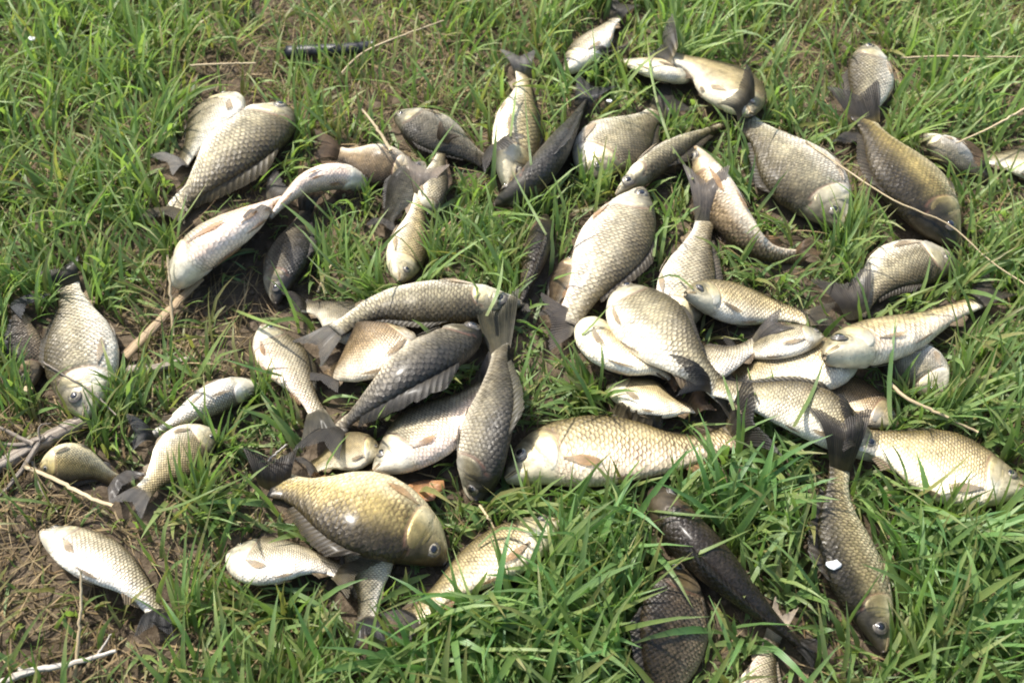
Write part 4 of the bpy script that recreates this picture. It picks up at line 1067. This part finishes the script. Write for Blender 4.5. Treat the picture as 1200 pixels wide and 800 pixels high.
tag(link('grass_tufts', ribbon_mesh('grass_tufts', Pl, rng.uniform(.0028, .0052, len(Pl)), blade_colours(len(Pl), hp_, np.full(len(Pl), .12)), GRASS)),
    'fresh green grass tufts rising in front of the fish', None, None, 'stuff')
LUSH = [(650, 650, 26), (690, 690, 40), (640, 730, 44), (700, 760, 50), (590, 760, 40), (540, 735, 24), (740, 640, 24), (620, 690, 28), (880, 620, 34), (900, 570, 28),
        (840, 600, 24), (1090, 640, 40), (1150, 700, 44), (1120, 760, 44), (560, 700, 16), (480, 770, 34), (870, 740, 18), (1060, 600, 20), (790, 600, 12), (700, 610, 20)]
lr_ = []
for (x, y, r) in LUSH:
    k = int(r * .75)
    c = ray_to(x + rng.normal(0, r * .6, k), y + rng.normal(0, r * .5, k), np.full(k, .003)); c[:, 2] = ground_z(c[:, 0], c[:, 1]); lr_.append(c)
lr_ = np.vstack(lr_); n_ = len(lr_)
az_ = rng.uniform(0, 6.28, n_)
Pl = blade_lines(lr_, az_, rng.uniform(.7, 1.4, n_), rng.uniform(.6, 2.0, n_), rng.uniform(.05, .10, n_))
ins, oc = hits(Pl)
Pl = Pl[(ins == 0) & ((oc < .4) | (rng.random(n_) < .4))]
hp_, _ = to_px(Pl[:, 0])
lc_ = blade_colours(len(Pl), hp_, np.full(len(Pl), .02)) * np.array([.80, 1.0, .95])
tag(link('broad_grass', ribbon_mesh('broad_grass', Pl, rng.uniform(.0048, .0082, len(Pl)), lc_, GRASS)), 'lush broad bladed grass arching at the bottom', None, None, 'stuff')


# soil crumbs, one mass
def crumbs():
    n = 5200
    x = rng.uniform(-.75, .75, n); y = rng.uniform(-.5, .9, n)
    r = .0009 + .0035 * rng.random(n) ** 4
    ico = np.array([[1, 0, 0], [-1, 0, 0], [0, 1, 0], [0, -1, 0], [0, 0, 1], [0, 0, -1]], float)
    fac = np.array([[0, 2, 4], [2, 1, 4], [1, 3, 4], [3, 0, 4], [2, 0, 5], [1, 2, 5], [3, 1, 5], [0, 3, 5]])
    V = ico[None] * r[:, None, None] * rng.uniform(.5, 1.2, (n, 6, 1))
    V = V + np.stack([x, y, ground_z(x, y) + r * .4], -1)[:, None]
    F = (np.arange(n) * 6)[:, None, None] + fac[None]
    me = bpy.data.meshes.new('soil_crumbs')
    me.from_pydata(V.reshape(-1, 3).tolist(), [], F.reshape(-1, 3).tolist())
    me.materials.append(SOIL)
    tag(link('soil_crumbs', me), 'loose crumbs of brown soil on the bare patches', None, None, 'stuff')


crumbs()


# ------------------------------------------------------------------ sticks, straws and scraps
def top_at(p, pad):
    i, j = cell(p[:, 0], p[:, 1])
    return np.maximum(GROUND[i, j], TOP[i, j]) + pad


def stick_points(pts, z, n=24, drape=False, r=.001, wob=0.0, seed=1):
    px = polycurve(pts, n)
    z = np.interp(np.linspace(0, 1, n), np.linspace(0, 1, len(z)), z) if isinstance(z, (list, tuple)) else np.full(n, z)
    for _ in range(4):
        C = ray_to(px[:, 0], px[:, 1], z)
        if drape:
            need = top_at(C, r * 1.1)
            z2 = np.maximum(z, need)
            for _k in range(6):
                z2[1:-1] = np.maximum(need[1:-1], (z2[:-2] + z2[2:]) / 2 * .9 + z2[1:-1] * .1)
            z = z2
    rs = np.random.default_rng(seed)
    C[:, :2] += rs.normal(0, 1, (n, 2)) * wob
    return C


def tube(C, r0, r1, seg=10, rough=0.0, flat=1.0, seed=0):
    n = len(C)
    rs = np.random.default_rng(seed + 77)
    T = np.gradient(C, axis=0); T /= np.linalg.norm(T, axis=1)[:, None]
    s = np.cross(T, [0, 0, 1.0]); s /= np.linalg.norm(s, axis=1)[:, None] + 1e-9
    u = np.cross(s, T)
    r = np.linspace(r0, r1, n)
    an = np.linspace(0, 2 * math.pi, seg, endpoint=False)
    rad = r[:, None] * (1 + rough * rs.normal(0, 1, (1, seg)) + rough * .5 * rs.normal(0, 1, (n, seg)))
    V = C[:, None] + s[:, None] * (np.cos(an) * rad)[..., None] + u[:, None] * (np.sin(an) * rad * flat)[..., None]
    uv = np.stack([np.repeat(np.linspace(0, 1, n)[:, None], seg, 1) * .2, np.repeat((np.cos(an) * .01)[None], n, 0), np.repeat((np.sin(an) * .01)[None], n, 0)], -1)
    ln = np.linalg.norm(C[-1] - C[0])
    uv[..., 0] = np.linspace(0, 1, n)[:, None] * ln
    return V.reshape(-1, 3), grid_quads(n, seg, True), [tuple(range(seg)), tuple(range((n - 1) * seg + seg - 1, (n - 1) * seg - 1, -1))], uv.reshape(-1, 3)


def make_stick(name, label, cat, pts, z, r0, r1, mat, branches=(), group=None, rough=.06, flat=1.0, drape=False, seed=1, wob=.0003):
    C = stick_points(pts, z, drape=drape, r=max(r0, r1) * flat, wob=wob, seed=seed)
    v, q, e, uv = tube(C, r0, r1, rough=rough, flat=flat, seed=seed)
    if not branches:
        b = C[0]
        me = make_mesh(name, v - b, q, e, mat=mat, uv=uv)
        o = link(name, me); o.location = b
        return tag(o, label, cat, group)
    root = bpy.data.objects.new(name, None); COL.objects.link(root); root.location = C[0]; root.empty_display_size = .02
    tag(root, label, cat, group)
    link('stem', make_mesh(name + '_stem', v - C[0], q, e, mat=mat, uv=uv), root)
    for k, (bp, bz, br0, br1) in enumerate(branches):
        Cb = stick_points(bp, bz, 14, wob=wob, seed=seed + k + 1)
        vb, qb, eb, uvb = tube(Cb, br0, br1, rough=rough, seed=seed + k)
        link('branch', make_mesh(name + '_branch', vb - C[0], qb, eb, mat=mat, uv=uvb), root)
    return root


make_stick('driftwood', 'grey weathered piece of wood with a broken end at left edge', 'stick', [(-30, 562), (10, 540), (50, 518), (100, 493)], [.012, .014, .014, .012], .0052, .0066, WOOD,
           [([(52, 512), (30, 520), (6, 520), (-20, 512)], [.022, .02, .016], .0022, .0009), ([(46, 518), (30, 545), (8, 572), (-14, 592)], [.022, .016, .01], .0026, .0014),
            ([(40, 520), (14, 508), (-14, 492)], [.024, .02, .02], .0018, .0008), ([(38, 540), (50, 575), (68, 600)], [.014, .012, .008], .0014, .0006),
            ([(47, 522), (46, 500), (60, 495)], [.02, .028, .03], .0010, .0005)], rough=.12)
make_stick('dead_twig', 'pale bare forked twig in the bottom left corner', 'stick', [(-20, 812), (30, 788), (85, 777), (136, 762)], [.012, .014, .016, .018], .0034, .0013, PALEWOOD,
           [([(112, 770), (124, 752), (130, 742)], [.016, .02, .022], .0010, .0005), ([(30, 789), (14, 776), (4, 768)], [.013, .012, .008], .0016, .0010)], rough=.08)
make_stick('reed_stalk', 'flat brown reed stalk leading from bare soil to pinkish fish head', 'reed', [(146, 418), (180, 384), (206, 356), (236, 326)], [.010, .014, .014, .012], .0052, .0036, REED, rough=.10, flat=.45)
make_stick('reed_stalk', 'short tan reed piece poking in from the left edge', 'reed', [(-20, 457), (10, 457), (38, 458)], [.016, .016, .014], .0052, .0046, STEM, rough=.08, flat=.5)
make_stick('root_stub', 'brown knobbly root lying below the flat brown reed', 'stick', [(150, 434), (185, 431), (222, 420)], [.008, .010, .008], .0044, .0026, WOOD, rough=.12)
make_stick('dark_stick', 'charcoal dark round stick half sunk in grass near the top', 'stick', [(336, 62), (370, 60), (405, 58), (438, 54)], [.018, .02, .022, .020], .0072, .0062, BLACKWOOD, rough=.03)
make_stick('straw', 'long thin straw laid across the golden olive fish with the black head', 'straw', [(944, 166), (990, 198), (1050, 236), (1110, 262), (1160, 305), (1206, 336)], .03, .0008, .0006, STEM, drape=True, rough=.04)
make_stick('straw', 'bent tan straw in the grass below the white headed fish', 'straw', [(1042, 448), (1062, 466), (1100, 484), (1146, 506)], [.03, .03, .026, .02], .0016, .0010, STEM, rough=.05)
make_stick('straw', 'flat straw slanting over the yellow headed small fish', 'straw', [(28, 546), (66, 562), (104, 582), (132, 592)], .022, .0018, .0015, STEM, drape=True, rough=.05, flat=.5)
make_stick('straw', 'upright yellow straw rising from the bottom left soil', 'straw', [(87, 796), (92, 750), (95, 700), (95, 668)], [.004, .02, .035, .05], .0016, .0008, STEM, rough=.04)
make_stick('straw', 'tan stalk standing beside the snout of the pinkish fish', 'straw', [(203, 394), (201, 360), (199, 330), (196, 298)], [.006, .02, .035, .05], .0016, .0010, STEM, rough=.05)
make_stick('straw', 'pale level straw in front of grass at the top left', 'straw', [(222, 77), (260, 75), (300, 74)], [.03, .032, .03], .0011, .0008, STEM, rough=.04)
make_stick('straw', 'grey green stalk leaning over the pale brown fish near upper centre', 'straw', [(424, 128), (440, 148), (458, 176)], [.05, .045, .038], .0010, .0018, STEM, rough=.05)
make_stick('straw', 'long level straw in the grass at the top right', 'straw', [(1056, 68), (1110, 66), (1170, 67), (1215, 66)], [.035, .038, .04, .04], .0010, .0008, STEM, rough=.04)
make_stick('straw', 'slanting grey straw at the right edge above the small silver fish', 'straw', [(1120, 168), (1160, 150), (1210, 122)], [.03, .045, .055], .0007, .0012, STEM, rough=.04)
make_stick('straw', 'crooked straw crossing the charcoal dark stick', 'straw', [(396, 90), (420, 66), (450, 50), (520, 24)], [.02, .036, .04, .04], .0010, .0007, STEM, rough=.04)
make_stick('straw', 'thin grey straw over the broad silver fish with yellow cheek', 'straw', [(50, 424), (76, 440), (108, 458), (136, 486)], .03, .0009, .0006, WOOD, drape=True, rough=.04)
make_stick('straw', 'two tone straw beside the dark grey fish head', 'straw', [(372, 342), (382, 322), (390, 308)], [.006, .014, .02], .0012, .0009, STEM, rough=.04)
make_stick('straw', 'thin curled straw left of the golden fish tail', 'straw', [(304, 560), (314, 540), (336, 520)], [.01, .02, .03], .0008, .0006, PALEWOOD, rough=.04)
make_stick('straw', 'short tan straw between olive grey fish and cream fish', 'straw', [(562, 592), (572, 606), (580, 620)], [.012, .016, .012], .0012, .0008, STEM, rough=.04)


def scrap(name, label, cat, x, y, size, mat, rot=0.0, thick=.0012, pad=.001, curl=.3):
    z = .02
    for _ in range(4):
        p = ray_to([x], [y], [z])[0]; z = float(top_at(p[None], pad)[0])
    n = 12
    an = np.linspace(0, 2 * math.pi, n, endpoint=False)
    rs = np.random.default_rng(int(x + y))
    rad = size * rs.uniform(.7, 1.1, n)
    ring = np.stack([np.cos(an + rot) * rad * 1.2, np.sin(an + rot) * rad * .85, curl * rad ** 2 / size + rs.normal(0, size * .08, n)], -1)
    v = np.concatenate([ring, ring * .5 + [0, 0, thick * .5], [[0, 0, thick]], ring * .97 - [0, 0, thick]])
    f = []
    for k in range(n):
        k2 = (k + 1) % n
        f += [(k, k2, n + k2, n + k), (n + k, n + k2, 2 * n), (k2, k, 2 * n + 1 + k, 2 * n + 1 + k2)]
    f.append(tuple(range(3 * n, 2 * n, -1)))
    o = link(name, make_mesh(name, v, None, f, mat=mat)); o.location = (p[0], p[1], z)
    return tag(o, label, cat)


scrap('white_scrap', 'small white scrap stuck on the back of the fish at lower right', 'scrap', 976, 662, .0048, WHITE)
scrap('white_petal', 'tiny white petal in the grass at the upper left', 'petal', 38, 47, .0034, WHITE, pad=.04, curl=.8)
scrap('white_petal', 'tiny white petal beside the forked tail of the slate dark fish', 'petal', 714, 119, .0026, WHITE, pad=.03, curl=.8)
scrap('dead_leaf', 'orange brown dead leaf in the gap right of the golden fish', 'leaf', 497, 578, .014, LEAF, pad=.008, curl=.6)

# ------------------------------------------------------------------ single blades seen crossing the fish
HERO = [
    # root px, mid px, tip px, width mm, lift along the blade
    [(734, 671), (800, 655), (882, 619), 5.2], [(748, 596), (800, 602), (864, 607), 4.0], [(706, 704), (745, 697), (782, 686), 3.4],
    [(655, 640), (622, 600), (598, 520), 3.6], [(640, 600), (676, 570), (702, 545), 3.0], [(270, 361), (305, 375), (346, 388), 5.0],
    [(786, 562), (800, 535), (826, 517), 3.0], [(560, 640), (590, 618), (640, 628), 4.0], [(520, 760), (500, 700), (440, 720), 4.6],
    [(480, 742), (540, 712), (610, 708), 5.0], [(500, 765), (600, 760), (700, 765), 4.4], [(1044, 498), (1042, 450), (1050, 370), 5.0],
    [(930, 500), (952, 460), (966, 420), 4.2], [(850, 520), (880, 500), (915, 485), 4.0], [(860, 480), (852, 455), (846, 436), 3.6],
    [(885, 462), (880, 446), (876, 430), 3.0], [(1060, 590), (1100, 565), (1140, 530), 4.4], [(1110, 620), (1108, 590), (1102, 560), 3.4],
    [(598, 160), (602, 130), (606, 95), 3.0], [(634, 250), (622, 190), (614, 100), 3.0], [(640, 275), (618, 235), (600, 200), 3.0],
    [(190, 280), (215, 255), (244, 212), 4.0], [(420, 330), (390, 310), (352, 268), 3.4], [(430, 350), (400, 340), (360, 300), 3.6],
    [(400, 280), (392, 262), (350, 220), 3.0], [(790, 180), (770, 120), (762, 70), 3.2],
    [(770, 120), (762, 80), (758, 40), 3.0], [(150, 470), (132, 440), (118, 396), 5.2], [(166, 480), (150, 452), (120, 430), 3.4],
    [(238, 505), (240, 470), (238, 436), 3.6], [(180, 600), (215, 590), (262, 568), 4.0], [(812, 210), (800, 190), (786, 170), 3.0],
    [(1010, 290), (985, 260), (970, 230), 3.4], [(900, 700), (910, 660), (930, 560), 4.2], [(870, 700), (905, 640), (945, 600), 4.6],
    [(1196, 620), (1150, 640), (1040, 660), 4.4], [(700, 700), (680, 640), (690, 590), 5.0], [(640, 700), (648, 660), (640, 610), 5.4],
    [(720, 640), (724, 590), (716, 565), 4.4], [(596, 760), (560, 720), (530, 640), 3.6], [(606, 690), (560, 700), (520, 690), 4.8],
    [(672, 780), (640, 740), (630, 660), 6.0], [(850, 780), (830, 740), (845, 700), 4.0], [(980, 380), (960, 350), (1000, 310), 3.6],
    [(766, 300), (772, 270), (800, 262), 4.6], [(812, 338), (790, 322), (762, 330), 3.6], [(1020, 380), (1060, 350), (1110, 330), 4.0],
    [(570, 370), (584, 340), (590, 300), 4.4], [(556, 350), (560, 340), (548, 322), 3.0], [(444, 355), (420, 340), (372, 318), 4.4],
    [(330, 440), (300, 432), (260, 420), 3.2], [(232, 780), (215, 740), (190, 700), 5.0],
    [(262, 780), (255, 740), (250, 690), 4.6], [(660, 410), (690, 385), (716, 356), 3.2], [(700, 470), (706, 430), (704, 400), 4.0],
]
Pl = []; Wd = []
for h_ in HERO:
    c = polycurve(h_[:3], ROWS)
    t = np.linspace(0, 1, ROWS)
    z = np.maximum(.004 + .045 * np.sin(t * 1.9), 0)
    for _ in range(5):
        C = ray_to(c[:, 0], c[:, 1], z)
        need = top_at(C, .0022)
        z = np.maximum(z, need)
    z[1:-1] = np.maximum(top_at(C, .0018)[1:-1], (z[:-2] + z[2:] + z[1:-1]) / 3)
    Pl.append(ray_to(c[:, 0], c[:, 1], z)); Wd.append(h_[3] / 1000)
Pl = np.array(Pl); Wd = np.array(Wd)
hp_, _ = to_px(Pl[:, 0])
cols = blade_colours(len(Pl), hp_, np.full(len(Pl), .05))
tag(link('long_grass', ribbon_mesh('long_grass', Pl, Wd, cols, GRASS, twist=.25)), 'broad green grass blades lying over the edges of the fish', None, None, 'stuff')
